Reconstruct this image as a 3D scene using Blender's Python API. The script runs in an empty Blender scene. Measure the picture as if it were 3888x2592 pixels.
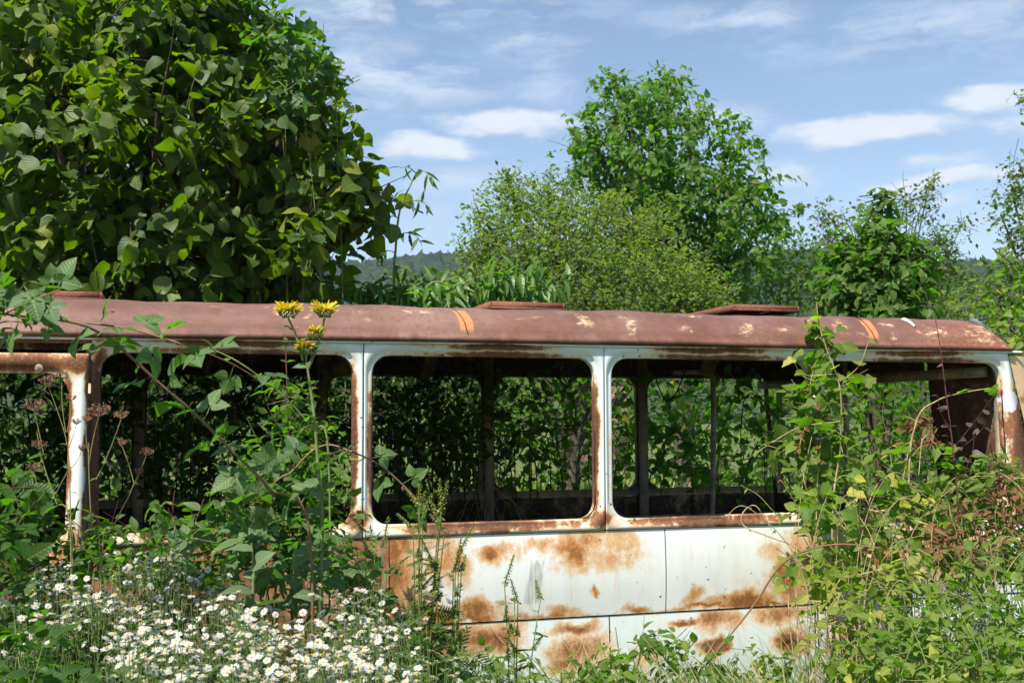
import bpy, math, random
import numpy as np
from mathutils import Vector, Matrix

random.seed(5)
sc = bpy.context.scene
COL = sc.collection
R = math.radians
PI = math.pi

# ------------------------------------------------------------------ camera and measured frame
CAM_Z = 1.6
PITCH, ROLL = R(3.832), R(0.2157)
F = 4430.0                                   # focal length in photo pixels (3888 wide)
GZ = 0.2                                     # level of the ground round the bus


def ray(px, py):
    u, v = (px - 1944) / F, (1296 - py) / F
    u, v = u * math.cos(ROLL) + v * math.sin(ROLL), -u * math.sin(ROLL) + v * math.cos(ROLL)
    return Vector((u, math.cos(PITCH) - v * math.sin(PITCH), math.sin(PITCH) + v * math.cos(PITCH)))


def at(px, py, Y):
    """the point Y metres in front of the viewpoint that the measured direction leads to"""
    d = ray(px, py)
    return np.array(d * (Y / d.y)) + np.array((0, 0, CAM_Z))


TH = R(16.68)
BX, BY = 0.401, 5.058
P = 1.05                                     # window bay
BW = 2.44                                    # bus width
E1 = Vector((math.cos(TH), math.sin(TH), 0))
E2 = Vector((-math.sin(TH), math.cos(TH), 0))
BZ = CAM_Z - GZ                              # camera relative height -> bus local height


def on_side(px, py, t=0.0):
    """(s, z) in the bus frame where a measured direction meets the plane t of the bus"""
    d = ray(px, py)
    o = Vector((BX, BY, 0)) + E2 * t
    k = o.dot(E2) / d.dot(E2)
    p = d * k
    return ((p - o).dot(E1), p.z + BZ)


def bus_pt(s, t, z):
    p = Vector((BX, BY, GZ)) + E1 * s + E2 * t
    return np.array((p.x, p.y, GZ + z))


cd = bpy.data.cameras.new('camera')
cam = bpy.data.objects.new('camera', cd)
COL.objects.link(cam)
cd.sensor_width = 22.2
cd.lens = 22.2 * F / 3888
cd.clip_end = 6000
cd.clip_start = 0.05
cam.matrix_world = Matrix.Translation((0, 0, CAM_Z)) @ Matrix.Rotation(PI / 2 + PITCH, 4, 'X') @ Matrix.Rotation(-ROLL, 4, 'Z')
cd.dof.use_dof = True
cd.dof.focus_distance = 5.3
cd.dof.aperture_fstop = 4.8
sc.camera = cam

# ------------------------------------------------------------------ node helpers


class G:
    def __init__(self, nt):
        self.nt = nt
        nt.nodes.clear()

    def n(self, kind, ins=None, **props):
        nd = self.nt.nodes.new(kind)
        for k, v in props.items():
            setattr(nd, k, v)
        for k, v in (ins or {}).items():
            self.put(nd.inputs[k], v)
        return nd

    def put(self, sock, v):
        if hasattr(v, 'is_output'):
            self.nt.links.new(v, sock)
        elif isinstance(v, (tuple, list)) and len(v) == 3 and sock.type == 'RGBA':
            sock.default_value = (*v, 1)
        else:
            sock.default_value = v

    def m(self, op, a, b=0.0, clamp=False):
        nd = self.nt.nodes.new('ShaderNodeMath')
        nd.operation = op
        nd.use_clamp = clamp
        self.put(nd.inputs[0], a)
        self.put(nd.inputs[1], b)
        return nd.outputs[0]

    def v(self, op, a, b=None, out=0):
        nd = self.nt.nodes.new('ShaderNodeVectorMath')
        nd.operation = op
        self.put(nd.inputs[0], a)
        if b is not None:
            self.put(nd.inputs[1], b)
        return nd.outputs[out]

    def step(self, x, lo, hi, a=0.0, b=1.0, smooth=True):
        nd = self.n('ShaderNodeMapRange', {0: x, 1: lo, 2: hi, 3: a, 4: b})
        nd.interpolation_type = 'SMOOTHSTEP' if smooth else 'LINEAR'
        return nd.outputs[0]

    def noise(self, vec, scale, detail=5.0, rough=0.55, dist=0.0, out=0):
        return self.n('ShaderNodeTexNoise', {'Vector': vec, 'Scale': scale, 'Detail': detail, 'Roughness': rough, 'Distortion': dist}).outputs[out]

    def mix(self, f, a, b, mode='MIX'):
        nd = self.nt.nodes.new('ShaderNodeMix')
        nd.data_type = 'RGBA'
        nd.blend_type = mode
        self.put(nd.inputs[0], f)
        self.put(nd.inputs[6], a)
        self.put(nd.inputs[7], b)
        return nd.outputs[2]

    def ramp(self, x, stops, interp='LINEAR'):
        nd = self.nt.nodes.new('ShaderNodeValToRGB')
        nd.color_ramp.interpolation = interp
        e = nd.color_ramp.elements
        while len(e) < len(stops):
            e.new(0.5)
        for k, (p, c) in enumerate(stops):
            e[k].position = p
            e[k].color = (*c, 1)
        self.put(nd.inputs[0], x)
        return nd.outputs[0]


def material(name):
    m = bpy.data.materials.new(name)
    m.use_nodes = True
    g = G(m.node_tree)
    return m, g


def finish(g, shader):
    out = g.n('ShaderNodeOutputMaterial')
    g.nt.links.new(shader, out.inputs[0])


def leaf_mat(name, cols, trans=(0.22, 0.36, 0.03), tw=0.35, rough=0.45, veins=0.0, odd=None, spec=0.45):
    """cols: colours spread over the leaves; odd: (share, colour) of off-colour leaves"""
    m, g = material(name)
    rnd = g.n('ShaderNodeAttribute', attribute_name='rnd').outputs['Fac']
    stops = [(k / max(1, len(cols) - 1) * (1 if not odd else 1 - odd[0]), c) for k, c in enumerate(cols)]
    if odd:
        stops.append((min(1.0, 1 - odd[0] + 0.01), odd[1]))
    base = g.ramp(rnd, stops)
    tc = g.n('ShaderNodeTexCoord')
    nz = g.noise(tc.outputs['Object'], 23.0, 3)
    base = g.mix(g.m('MULTIPLY', nz, 0.5), base, g.mix(1.0, base, (0.55, 0.6, 0.45), 'MULTIPLY'))
    bump_h = nz
    if veins:
        uv = g.n('ShaderNodeUVMap').outputs[0]
        sx = g.n('ShaderNodeSeparateXYZ', {0: uv})
        ax = g.m('ABSOLUTE', g.m('SUBTRACT', sx.outputs[0], 0.5))
        q = g.m('SUBTRACT', sx.outputs[1], g.m('MULTIPLY', ax, 0.75))
        w = g.m('ABSOLUTE', g.m('SUBTRACT', g.m('FRACT', g.m('MULTIPLY', q, 7.0)), 0.5))
        side = g.step(w, 0.44, 0.5)
        rib = g.step(ax, 0.05, 0.015)
        vm = g.m('MAXIMUM', g.m('MULTIPLY', side, 0.55), rib)
        base = g.mix(g.m('MULTIPLY', vm, veins), base, g.mix(1.0, base, (1.9, 1.75, 1.6), 'MULTIPLY'))
        bump_h = g.m('SUBTRACT', g.m('MULTIPLY', w, 1.4), g.m('MULTIPLY', vm, 0.6))
    bp = g.n('ShaderNodeBump', {'Height': bump_h, 'Strength': 0.35, 'Distance': 0.004})
    pb = g.n('ShaderNodeBsdfPrincipled', {'Base Color': base, 'Roughness': rough, 'Specular IOR Level': spec, 'Normal': bp.outputs[0]})
    tcol = g.mix(1.0, g.mix(0.5, base, (0.12, 0.2, 0.03)), (trans[0] * 5, trans[1] * 5, trans[2] * 5), 'MULTIPLY')
    tb = g.n('ShaderNodeBsdfTranslucent', {'Color': tcol})
    mx = g.n('ShaderNodeMixShader', {0: min(.5, tw * 1.3), 1: pb.outputs[0], 2: tb.outputs[0]})
    finish(g, mx.outputs[0])
    return m


def plain(name, col, col2=None, rough=0.7, scale=20.0, spec=0.3, bump=0.3, metal=0.0):
    m, g = material(name)
    tc = g.n('ShaderNodeTexCoord').outputs['Object']
    nz = g.noise(tc, scale, 6)
    base = g.mix(g.step(nz, 0.3, 0.7), col, col2 or tuple(c * 0.55 for c in col))
    bp = g.n('ShaderNodeBump', {'Height': nz, 'Strength': bump, 'Distance': 0.01})
    pb = g.n('ShaderNodeBsdfPrincipled', {'Base Color': base, 'Roughness': rough, 'Specular IOR Level': spec, 'Metallic': metal, 'Normal': bp.outputs[0]})
    finish(g, pb.outputs[0])
    return m


def blob_field(g, vec, blobs):
    """largest of several soft spots, each (x, z, rx, rz, k), read in the object's own x and z"""
    tot = None
    for (x, z, rx, rz, k) in blobs:
        d = g.v('MULTIPLY', g.v('SUBTRACT', vec, (x, 0, z)), (1 / rx, 0, 1 / rz))
        ln = g.v('LENGTH', d, out=1)
        b = g.m('MULTIPLY', g.step(ln, 1.45, 0.1), k)
        tot = b if tot is None else g.m('MAXIMUM', tot, b)
    return tot if tot is not None else 0.0


def rusty(name, paint, amount=0.0, blobs=(), rust=((0.075, 0.026, 0.016), (0.21, 0.075, 0.03), (0.42, 0.18, 0.06)), streak=0.35, seed=0.0, chips=0.0, soft=0.12, gloss=0.42, drift=0.25, warpk=1.0, drip=0.0, patch=None, flake=None):
    m, g = material(name)
    tc = g.n('ShaderNodeTexCoord').outputs['Object']
    sh = g.v('ADD', tc, (seed, seed * 1.7, seed * 0.6))
    st = g.v('MULTIPLY', sh, (1.0, 1.0, streak))
    warp = g.v('SUBTRACT', g.noise(sh, 7.0, 4, out=1), (0.5, 0.5, 0.5))
    wv = g.v('ADD', tc, g.v('MULTIPLY', warp, (0.22 * warpk, 0.1, 0.16 * warpk)))
    big = g.noise(sh, 2.6, 6, 0.6)
    stk = g.noise(st, 11.0, 7, 0.65)
    fine = g.noise(sh, 70.0, 6, 0.7)
    mid = g.noise(sh, 22.0, 6, 0.65)
    bf = blob_field(g, wv, blobs)
    amt = g.m('ADD', g.m('MULTIPLY', bf, .78), amount)
    f = g.m('ADD', amt, g.m('MULTIPLY', g.m('SUBTRACT', big, 0.5), drift * 2))
    k = g.m('ADD', g.m('MULTIPLY', bf, .9), .35)
    f = g.m('ADD', f, g.m('MULTIPLY', g.m('MULTIPLY', g.m('SUBTRACT', stk, 0.5), 1.3), k))
    f = g.m('ADD', f, g.m('MULTIPLY', g.m('MULTIPLY', g.m('SUBTRACT', mid, 0.5), .7), k))
    f2 = g.m('ADD', f, g.m('MULTIPLY', g.m('MULTIPLY', g.m('SUBTRACT', fine, 0.5), 0.75), k))
    mask = g.step(f2, 0.47 - soft, 0.47 + soft)
    rv = g.m('ADD', g.m('MULTIPLY', stk, 0.6), g.m('MULTIPLY', fine, 0.5))
    rc = g.ramp(rv, [(0.34, rust[0]), (0.52, rust[1]), (0.72, rust[2])])
    deep = g.step(g.m('ADD', f, g.m('MULTIPLY', g.m('SUBTRACT', stk, .5), .5)), 0.55, .95)
    rc = g.mix(g.step(f2, .42, .9), g.mix(.5, rust[2], rc), rc)
    rc = g.mix(g.m('MULTIPLY', deep, 0.75), rc, rust[0])
    grain = g.noise(sh, 160.0, 4, .7)
    rc = g.mix(g.step(grain, .52, .72, 0, .4), rc, rust[0])
    rc = g.mix(g.step(grain, .46, .32, 0, .45), rc, (.62, .38, .16))
    dirt = g.step(g.noise(g.v('MULTIPLY', sh, (1, 1, 0.12)), 19.0, 5), 0.45, 0.75)
    pc = g.mix(g.m('MULTIPLY', dirt, 0.2), paint, tuple(c * 0.66 * k_ for c, k_ in zip(paint, (1.05, 1.0, 0.85))))
    pc = g.mix(g.m('MULTIPLY', g.step(f2, .06, .40), 0.8), pc, (0.66, 0.44, 0.22))
    spk = g.m('MULTIPLY', g.step(g.noise(sh, 95.0, 3, .6), .66, .74), g.step(mid, .46, .66))
    pc = g.mix(g.m('MULTIPLY', spk, .8), pc, (0.34, 0.17, 0.07))
    if drip:
        dn = g.noise(g.v('MULTIPLY', sh, (1.0, 1.0, .035)), 34.0, 5, .6)
        dm = g.m('MULTIPLY', g.step(dn, .56, .74), g.step(g.noise(sh, 4.0, 4), .42, .66))
        pc = g.mix(g.m('MULTIPLY', dm, drip), pc, (0.55, 0.31, 0.13))
    if patch:
        ps = g.v('SUBTRACT', tc, (patch[0], 0, patch[1]))
        px = g.n('ShaderNodeSeparateXYZ', {0: ps})
        u_ = g.m('SUBTRACT', px.outputs[0], g.m('MULTIPLY', px.outputs[2], .16))
        jag = g.m('SUBTRACT', g.noise(g.v('MULTIPLY', sh, (1, 1, .1)), 60.0, 5, out=0), .5)
        wd = g.step(g.m('ABSOLUTE', g.m('ADD', u_, g.m('MULTIPLY', jag, .05))), .036, .028)
        hd = g.step(g.m('ABSOLUTE', g.m('ADD', px.outputs[2], g.m('MULTIPLY', jag, .16))), .100, .085)
        pk = g.m('MULTIPLY', g.m('MULTIPLY', wd, hd), g.step(g.noise(g.v('MULTIPLY', sh, (1, 1, .12)), 120.0, 5), .30, .62, .35, 1.0))
        pc = g.mix(pk, pc, (0.40, 0.41, 0.37))
    col = g.mix(mask, pc, rc)
    if flake:
        fv = g.v('ADD', tc, g.v('MULTIPLY', g.v('SUBTRACT', g.noise(sh, 24.0, 4, out=1), (.5, .5, .5)), (.05, .05, .06)))
        fl = g.v('LENGTH', g.v('MULTIPLY', g.v('SUBTRACT', fv, (flake[0], 0, flake[1])), (1 / flake[2], 0, 1 / flake[3])), out=1)
        col = g.mix(g.step(fl, 1.04, .96), col, (0.66, 0.60, 0.68))
    if chips:
        cv = g.n('ShaderNodeTexVoronoi', {'Vector': g.v('ADD', sh, g.v('MULTIPLY', warp, (0.05, 0.05, 0.05))), 'Scale': 26.0}).outputs[0]
        cm = g.m('MULTIPLY', g.step(cv, 0.16, 0.08), g.step(big, 0.62 - chips * 0.3, 0.72 - chips * 0.3))
        col = g.mix(cm, col, rust[0])
    rg = g.m('ADD', gloss, g.m('MULTIPLY', mask, 0.4))
    hh = g.m('ADD', g.m('MULTIPLY', fine, g.m('MULTIPLY', mask, 0.6)), g.m('MULTIPLY', g.m('SUBTRACT', 1.0, mask), 0.55))
    bp = g.n('ShaderNodeBump', {'Height': hh, 'Strength': 0.5, 'Distance': 0.003})
    pb = g.n('ShaderNodeBsdfPrincipled', {'Base Color': col, 'Roughness': rg, 'Specular IOR Level': 0.35, 'Normal': bp.outputs[0]})
    finish(g, pb.outputs[0])
    return m


# ------------------------------------------------------------------ mesh accumulation


class M:
    def __init__(self):
        self.v, self.f, self.r, self.u, self.mi = [], [], [], [], []
        self.k = 0

    def add(self, V, Fq, rnd=0.5, uv=None, mi=0):
        V = np.asarray(V, float).reshape(-1, 3)
        Fq = np.asarray(Fq, int).reshape(-1, 4)
        self.v.append(V)
        self.f.append(Fq + self.k)
        self.k += len(V)
        self.r.append(np.broadcast_to(np.asarray(rnd, float), (len(Fq),)))
        self.u.append(np.zeros((len(V), 2)) if uv is None else np.asarray(uv, float))
        self.mi.append(np.full(len(Fq), mi))

    def build(self, name, mats, parent=None, smooth=True):
        me = bpy.data.meshes.new(name)
        V = np.concatenate(self.v)
        Fq = np.concatenate(self.f)
        r = np.concatenate(self.r)
        U = np.concatenate(self.u)
        mi = np.concatenate(self.mi)
        n = len(Fq)
        me.vertices.add(len(V))
        me.vertices.foreach_set('co', V.ravel().astype(np.float32))
        me.loops.add(n * 4)
        me.loops.foreach_set('vertex_index', Fq.ravel().astype(np.int32))
        me.polygons.add(n)
        me.polygons.foreach_set('loop_start', np.arange(0, n * 4, 4, dtype=np.int32))
        me.polygons.foreach_set('material_index', mi.astype(np.int32))
        me.update(calc_edges=True)
        a = me.attributes.new('rnd', 'FLOAT', 'FACE')
        a.data.foreach_set('value', r.astype(np.float32))
        ul = me.uv_layers.new(name='uv')
        ul.data.foreach_set('uv', U[Fq.ravel()].ravel().astype(np.float32))
        for mm in (mats if isinstance(mats, (list, tuple)) else [mats]):
            me.materials.append(mm)
        if smooth:
            me.polygons.foreach_set('use_smooth', np.ones(n, bool))
        o = bpy.data.objects.new(name, me)
        COL.objects.link(o)
        if parent is not None:
            o.parent = parent
        return o

    def tube(self, pts, radii, sides=5, rnd=0.5, mi=0):
        pts = np.asarray(pts, float)
        n = len(pts)
        radii = np.broadcast_to(np.asarray(radii, float), (n,))
        tg = np.gradient(pts, axis=0)
        tg /= np.linalg.norm(tg, axis=1)[:, None] + 1e-9
        ref = np.array((0.31, 0.17, 0.93))
        a = np.cross(tg, ref)
        bad = np.linalg.norm(a, axis=1) < 0.1
        a[bad] = np.cross(tg[bad], np.array((1.0, 0, 0)))
        a /= np.linalg.norm(a, axis=1)[:, None]
        b = np.cross(tg, a)
        an = np.linspace(0, 2 * PI, sides, endpoint=False)
        V = pts[:, None, :] + radii[:, None, None] * (np.cos(an)[None, :, None] * a[:, None, :] + np.sin(an)[None, :, None] * b[:, None, :])
        i = np.arange(n - 1)[:, None] * sides
        j = np.arange(sides)[None, :]
        j2 = (j + 1) % sides
        Fq = np.stack([i + j, i + j2, i + sides + j2, i + sides + j], -1).reshape(-1, 4)
        self.add(V.reshape(-1, 3), Fq, rnd, None, mi)

    def box(self, x0, x1, y0, y1, z0, z1, rnd=0.5, mi=0):
        V = [(x, y, z) for z in (z0, z1) for y in (y0, y1) for x in (x0, x1)]
        self.add(V, [(0, 2, 3, 1), (4, 5, 7, 6), (0, 1, 5, 4), (2, 6, 7, 3), (0, 4, 6, 2), (1, 3, 7, 5)], rnd, None, mi)

    def grid(self, fn, us, vs, rnd=0.5, mi=0, flip=False):
        us, vs = list(us), list(vs)
        V = [fn(u, v) for v in vs for u in us]
        n = len(us)
        Fq = []
        for j in range(len(vs) - 1):
            for i in range(n - 1):
                q = (j * n + i, j * n + i + 1, (j + 1) * n + i + 1, (j + 1) * n + i)
                Fq.append(q[::-1] if flip else q)
        self.add(V, Fq, rnd, None, mi)

    def leaves(self, T, pos, along, nrm, size, rnd, mi=0):
        V, Fq, U = T
        pos = np.asarray(pos, float).reshape(-1, 3)
        n = len(pos)
        if n == 0:
            return
        y = np.asarray(along, float).reshape(-1, 3)
        y = y / (np.linalg.norm(y, axis=1)[:, None] + 1e-9)
        x = np.cross(y, np.asarray(nrm, float).reshape(-1, 3))
        x /= np.linalg.norm(x, axis=1)[:, None] + 1e-9
        z = np.cross(x, y)
        size = np.broadcast_to(np.asarray(size, float), (n,))
        W = pos[:, None, :] + size[:, None, None] * (V[None, :, 0:1] * x[:, None, :] + V[None, :, 1:2] * y[:, None, :] + V[None, :, 2:3] * z[:, None, :])
        nv, nf = len(V), len(Fq)
        FF = (np.arange(n) * nv)[:, None, None] + Fq[None]
        rr = np.repeat(np.broadcast_to(np.asarray(rnd, float), (n,)), nf)
        self.add(W.reshape(-1, 3), FF.reshape(-1, 4), rr, np.tile(U, (n, 1)), mi)


def leaf_t(ys, ws, fold=0.25, curl=0.3, wave=0.0, seed=1):
    rs = np.random.RandomState(seed)
    V, U = [], []
    for y, w in zip(ys, ws):
        zc = -curl * y * y
        wl = wave * rs.uniform(-1, 1)
        wr = wave * rs.uniform(-1, 1)
        V += [(-w, y, zc + fold * w + wl), (0, y, zc), (w, y, zc + fold * w + wr)]
        U += [(0.5 - w, y), (0.5, y), (0.5 + w, y)]
    Fq = []
    for k in range(len(ys) - 1):
        a = k * 3
        Fq += [(a, a + 1, a + 4, a + 3), (a + 1, a + 2, a + 5, a + 4)]
    return np.array(V, float), np.array(Fq), np.array(U, float)


def compose(parts, stalk=None):
    """join leaflets (template, base xy, angle, size) into one compound leaf"""
    Vs, Fs, Us, k = [], [], [], 0
    for T, bx, by, ang, s in parts:
        V, Fq, U = T
        c, sn = math.cos(ang), math.sin(ang)
        W = V * s
        W = np.stack([W[:, 0] * c + W[:, 1] * sn + bx, -W[:, 0] * sn + W[:, 1] * c + by, W[:, 2] - 0.12 * by * by], 1)
        Vs.append(W)
        Fs.append(Fq + k)
        Us.append(U)
        k += len(V)
    if stalk:
        h, w = stalk
        Vs.append(np.array([(-w, 0, 0), (w, 0, 0), (w, h, -0.12 * h * h - 0.004), (-w, h, -0.12 * h * h - 0.004)]))
        Fs.append(np.array([(0, 1, 2, 3)]) + k)
        Us.append(np.array([(0.5, 0.1)] * 4))
    return np.concatenate(Vs), np.concatenate(Fs), np.concatenate(Us)


T_HAZEL = [leaf_t((0, .06, .2, .38, .58, .74, .87, 1), (.07, .32, .45, .5, .49, .42, .26, .05), .24, c, .095, k) for k, c in enumerate((.15, .4, .75, -.1))]
_hz2 = [leaf_t((0, .06, .2, .38, .58, .74, .87, 1), (.06, .27, .41, .46, .43, .33, .16, .01), .26, c, .09, k + 40) for k, c in enumerate((.2, .5, .8))]
T_HAZEL = T_HAZEL[:3] + _hz2
T_OVATE = [leaf_t((0, .12, .32, .55, .78, 1), (.02, .22, .31, .28, .16, .005), .3, c, .02, k + 9) for k, c in enumerate((.1, .3, .5))]
T_BROAD = [leaf_t((0, .1, .3, .55, .78, 1), (.03, .31, .4, .36, .2, .005), .25, c, .03, k + 19) for k, c in enumerate((.15, .35))]
T_LANCE = [leaf_t((0, .2, .45, .72, 1), (.015, .1, .125, .085, .004), .3, c, .0, k) for k, c in enumerate((.15, .4, .6))]
T_SMALL = [leaf_t((0, .45, 1), (.03, .3, .01), .3, c) for c in (.1, .4)]
T_TINY = [leaf_t((0, .5, 1), (.04, .27, .02), .35, .2)]
T_HOP = [leaf_t((-.1, .05, .2, .34, .42, .6, .7, .82, 1), (.22, .46, .50, .40, .28, .36, .3, .14, .01), .18, c, .05, k + 3) for k, c in enumerate((.15, .4))]
_o = T_OVATE[0]
_l = leaf_t((0, .4, 1), (.02, .2, .01), .25, .3)
T_BRAM = [compose([(T_BROAD[k % 2], 0, .5, .06 * k, .55), (T_BROAD[(k + 1) % 2], .05, .44, 1.35, .45), (T_BROAD[k % 2], -.05, .44, -1.3, .45)] + ([(T_OVATE[1], .02, .40, 2.3, .34), (T_OVATE[0], -.02, .40, -2.3, .34)] if k == 1 else []), (.5, .010)) for k in (0, 1, 2)]
T_WALNUT = [compose([(_l, 0, .6, 0, .42)] + [(_l, 0, y, sg * (1.0 + .1 * y), .38) for y in (.22, .4, .58) for sg in (-1, 1)], (.62, .008))]
_ll = leaf_t((0, .25, .6, 1), (.012, .14, .11, .006), .3, .35)
T_PINN = [compose([(_ll, 0, .62, 0, .42)] + [(_ll, 0, y, sg * .95, .42) for y in (.2, .36, .5) for sg in (-1, 1)], (.64, .008))]
T_FERN = [compose([(T_LANCE[0], 0, .1 + .8 * k / 6, sg * .9, .42 - .045 * k) for k in range(7) for sg in (-1, 1)], (.95, .012))]

# ------------------------------------------------------------------ scene-tree helpers


def tag(o, label=None, cat=None, group=None, kind=None):
    for k, v in (('label', label), ('category', cat), ('group', group), ('kind', kind)):
        if v:
            o[k] = v
    return o


def thing(name, loc, label, cat, group=None, rz=0.0):
    o = bpy.data.objects.new(name, None)
    o.empty_display_size = 0.1
    COL.objects.link(o)
    o.location = loc
    o.rotation_euler = (0, 0, rz)
    return tag(o, label, cat, group)


def unit(v):
    v = np.asarray(v, float)
    return v / (np.linalg.norm(v, axis=-1, keepdims=True) + 1e-9)


def bez(a, b, c, n=8):
    t = np.linspace(0, 1, n)[:, None]
    return (1 - t) ** 2 * np.asarray(a) + 2 * t * (1 - t) * np.asarray(b) + t * t * np.asarray(c)


def spline(pts, n=24):
    """smooth path through the points (Catmull-Rom)"""
    p = np.asarray(pts, float)
    p = np.vstack([2 * p[0] - p[1], p, 2 * p[-1] - p[-2]])
    out = []
    m = len(p) - 3
    for q in np.linspace(0, m - 1e-6, n):
        k = int(q)
        t = q - k
        a, b, c, d = p[k:k + 4]
        out.append(0.5 * ((2 * b) + (c - a) * t + (2 * a - 5 * b + 4 * c - d) * t * t + (3 * b - a - 3 * c + d) * t ** 3))
    return np.array(out)


UP = np.array((0, 0, 1.0))
NUP = np.array(Vector((-0.40, -0.57, 0.97)).normalized()) * .7 + UP * .45    # leaves turn towards the light


def hash_noise(p, f, ph):
    q = p * f
    return (np.sin(q[:, 0] * 1.7 + q[:, 1] * 1.1 + ph) + np.sin(q[:, 1] * 1.9 - q[:, 2] * 1.3 + ph * 1.7) + np.sin(q[:, 2] * 2.1 + q[:, 0] * .9 + ph * 2.3)) / 3


def crown_points(rs, clumps, density, shell=0.45, gap=0.25, gapf=3.0, rag=.14):
    """twig tips spread through a set of ellipsoids, denser near their surface, with gaps"""
    pts, outs, idx = [], [], []
    for k, (c, r) in enumerate(clumps):
        n = max(9, int(density * (r[0] * r[1] * r[2]) ** (2 / 3)))
        d = unit(rs.normal(size=(n, 3)))
        rad = 1 - (1 - shell) * rs.rand(n) ** 1.3
        rad *= 1 + rag * rs.normal(size=n)
        p = np.asarray(c) + d * rad[:, None] * np.asarray(r)
        keep = hash_noise(p, gapf, 1.3 * k + 2) > -1 + 2 * gap * rs.rand(n) * 1.2
        pts.append(p[keep])
        outs.append(unit(d / np.asarray(r) * min(r))[keep])
        idx.append(np.full(keep.sum(), k))
    return np.concatenate(pts), np.concatenate(outs), np.concatenate(idx)


def plant(name, label, cat, base, clumps, T, size, density, lmat, smat, group=None, seed=1, trunk_r=0.05, stems=1, twig=0.25, per=5, upw=0.7, outw=0.5, rw=0.55, droop=0.25,
          gap=0.25, gapf=3.0, shell=0.45, twig_r=0.004, crown='crown', trunk='trunk', fork=0.45, lean=0.0, twig_share=0.5, spread=0.9, jit=0.3, rag=.14, lit=None):
    rs = np.random.RandomState(seed)
    base = np.asarray(base, float)
    t = thing(name, tuple(base), label, cat, group)
    cl = [(np.asarray(c) - base, np.asarray(r)) for c, r in clumps]
    wood, lv = M(), M()
    mid = np.mean([c for c, r in cl], axis=0)
    fk = np.array((mid[0] * .5, mid[1] * .5, max(.05, mid[2] * fork)))
    if stems == 1:
        wood.tube(bez((0, 0, -.1), (0, 0, fk[2] * .5), fk, 7), np.linspace(trunk_r * 1.25, trunk_r * .8, 7), 8)
    for k, (c, r) in enumerate(cl):
        if stems == 1:
            b0 = fk * rs.uniform(.7, 1.0)
            rr = trunk_r * .6
        else:
            b0 = np.array((rs.uniform(-1, 1) * spread * .3, rs.uniform(-1, 1) * spread * .2, -.05))
            rr = trunk_r
        m_ = (b0 + c) / 2 + np.array((rs.normal() * .12, rs.normal() * .12, abs(c[2] - b0[2]) * .18))
        wood.tube(bez(b0, m_, c + np.array((0, 0, r[2] * .3)), 9), np.linspace(rr, rr * .3, 9), 6)
    pts, outs, idx = crown_points(rs, cl, density, shell, gap, gapf, rag)
    n = len(pts)
    cc = np.array([c for c, r in cl])[idx]
    tipd = unit(outs * 1.0 + UP * .35 + rs.normal(size=(n, 3)) * .5)
    L = twig * rs.uniform(.6, 1.3, n)
    show = rs.rand(n) < twig_share
    for k in np.nonzero(show)[0]:
        tip = pts[k] + tipd[k] * L[k] * .5
        st = cc[k] * .55 + pts[k] * .45 if rs.rand() < .5 else pts[k] - tipd[k] * L[k]
        mm = (st + tip) / 2 + rs.normal(size=3) * .06 * np.linalg.norm(tip - st)
        wood.tube(bez(st, mm, tip, 4), np.linspace(twig_r * 1.6, twig_r * .6, 4), 3)
    for j in range(per):
        f = (j + .5) / per
        pos = pts + tipd * ((f - .5) * L)[:, None] - UP * (.35 * f * f * L)[:, None] + rs.normal(size=(n, 3)) * (.06 * twig)
        side = unit(np.cross(tipd, UP) + 1e-3)
        sg = np.where(rs.rand(n) < .5, -1.0, 1.0) if j < per - 1 else np.zeros(n)
        al = unit(tipd * .55 + side * (sg * .8)[:, None] + rs.normal(size=(n, 3)) * jit - UP * droop)
        nr = unit((NUP if lit is None else UP * (1 - lit) + NUP * lit) * upw + outs * outw + rs.normal(size=(n, 3)) * rw)
        sz = size * rs.uniform(.45, 1.2, n)
        ti = rs.randint(0, len(T), n)
        rn = np.clip(rs.rand(n) * .75 + .12 + .18 * hash_noise(pts, 1.7, seed), 0, 1)
        for q in range(len(T)):
            s_ = ti == q
            lv.leaves(T[q], pos[s_], al[s_], nr[s_], sz[s_], rn[s_])
    wood.build(trunk, smat, t)
    lv.build(crown, lmat, t)
    return t


def cl(px, py, rpx, Y, dy=None, ry=None):
    """a clump at a measured direction: radius in photo pixels, dy = depth radius in metres"""
    c = at(px, py, Y)
    r = rpx * Y / F
    return (c, (r, dy if dy else r, (ry * Y / F) if ry else r))


def leafy_path(wood, lv, path, r0, r1, T, size, spacing, rs, mode='alt', start=0.15, droop=.3, upw=.8, taper=.55, rnd=None, ang=1.0, sides=6, jit=.35):
    n = len(path)
    wood.tube(path, np.linspace(r0, r1, n), sides)
    seg = np.linalg.norm(np.diff(path, axis=0), axis=1)
    cum = np.concatenate([[0], np.cumsum(seg)])
    tot = cum[-1]
    d = start * tot
    k = 0
    while d < tot:
        i = min(n - 2, np.searchsorted(cum, d) - 1)
        f = (d - cum[i]) / max(seg[i], 1e-6)
        p = path[i] * (1 - f) + path[i + 1] * f
        tg = unit(path[i + 1] - path[i])
        s = unit(np.cross(tg, UP) + np.array((1e-3, 0, 0)))
        b = np.cross(s, tg)
        for e in ((0, 1) if mode == 'opp' else (0,)):
            if mode == 'opp':
                ph = (k % 2) * PI / 2 + e * PI
            else:
                ph = k * 2.4
            sd = s * math.cos(ph) + b * math.sin(ph)
            al = unit(tg * .5 * ang + sd + rs.normal(size=3) * jit * .5 - UP * droop * rs.rand())
            nr = unit(NUP * upw + tg * .15 + rs.normal(size=3) * jit)
            lv.leaves(T[rs.randint(len(T))], p, al, nr, size * (1 - taper * d / tot) * rs.uniform(.75, 1.15), rs.rand() if rnd is None else rnd + rs.uniform(-.1, .1))
        d += spacing * rs.uniform(.7, 1.3)
        k += 1


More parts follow.
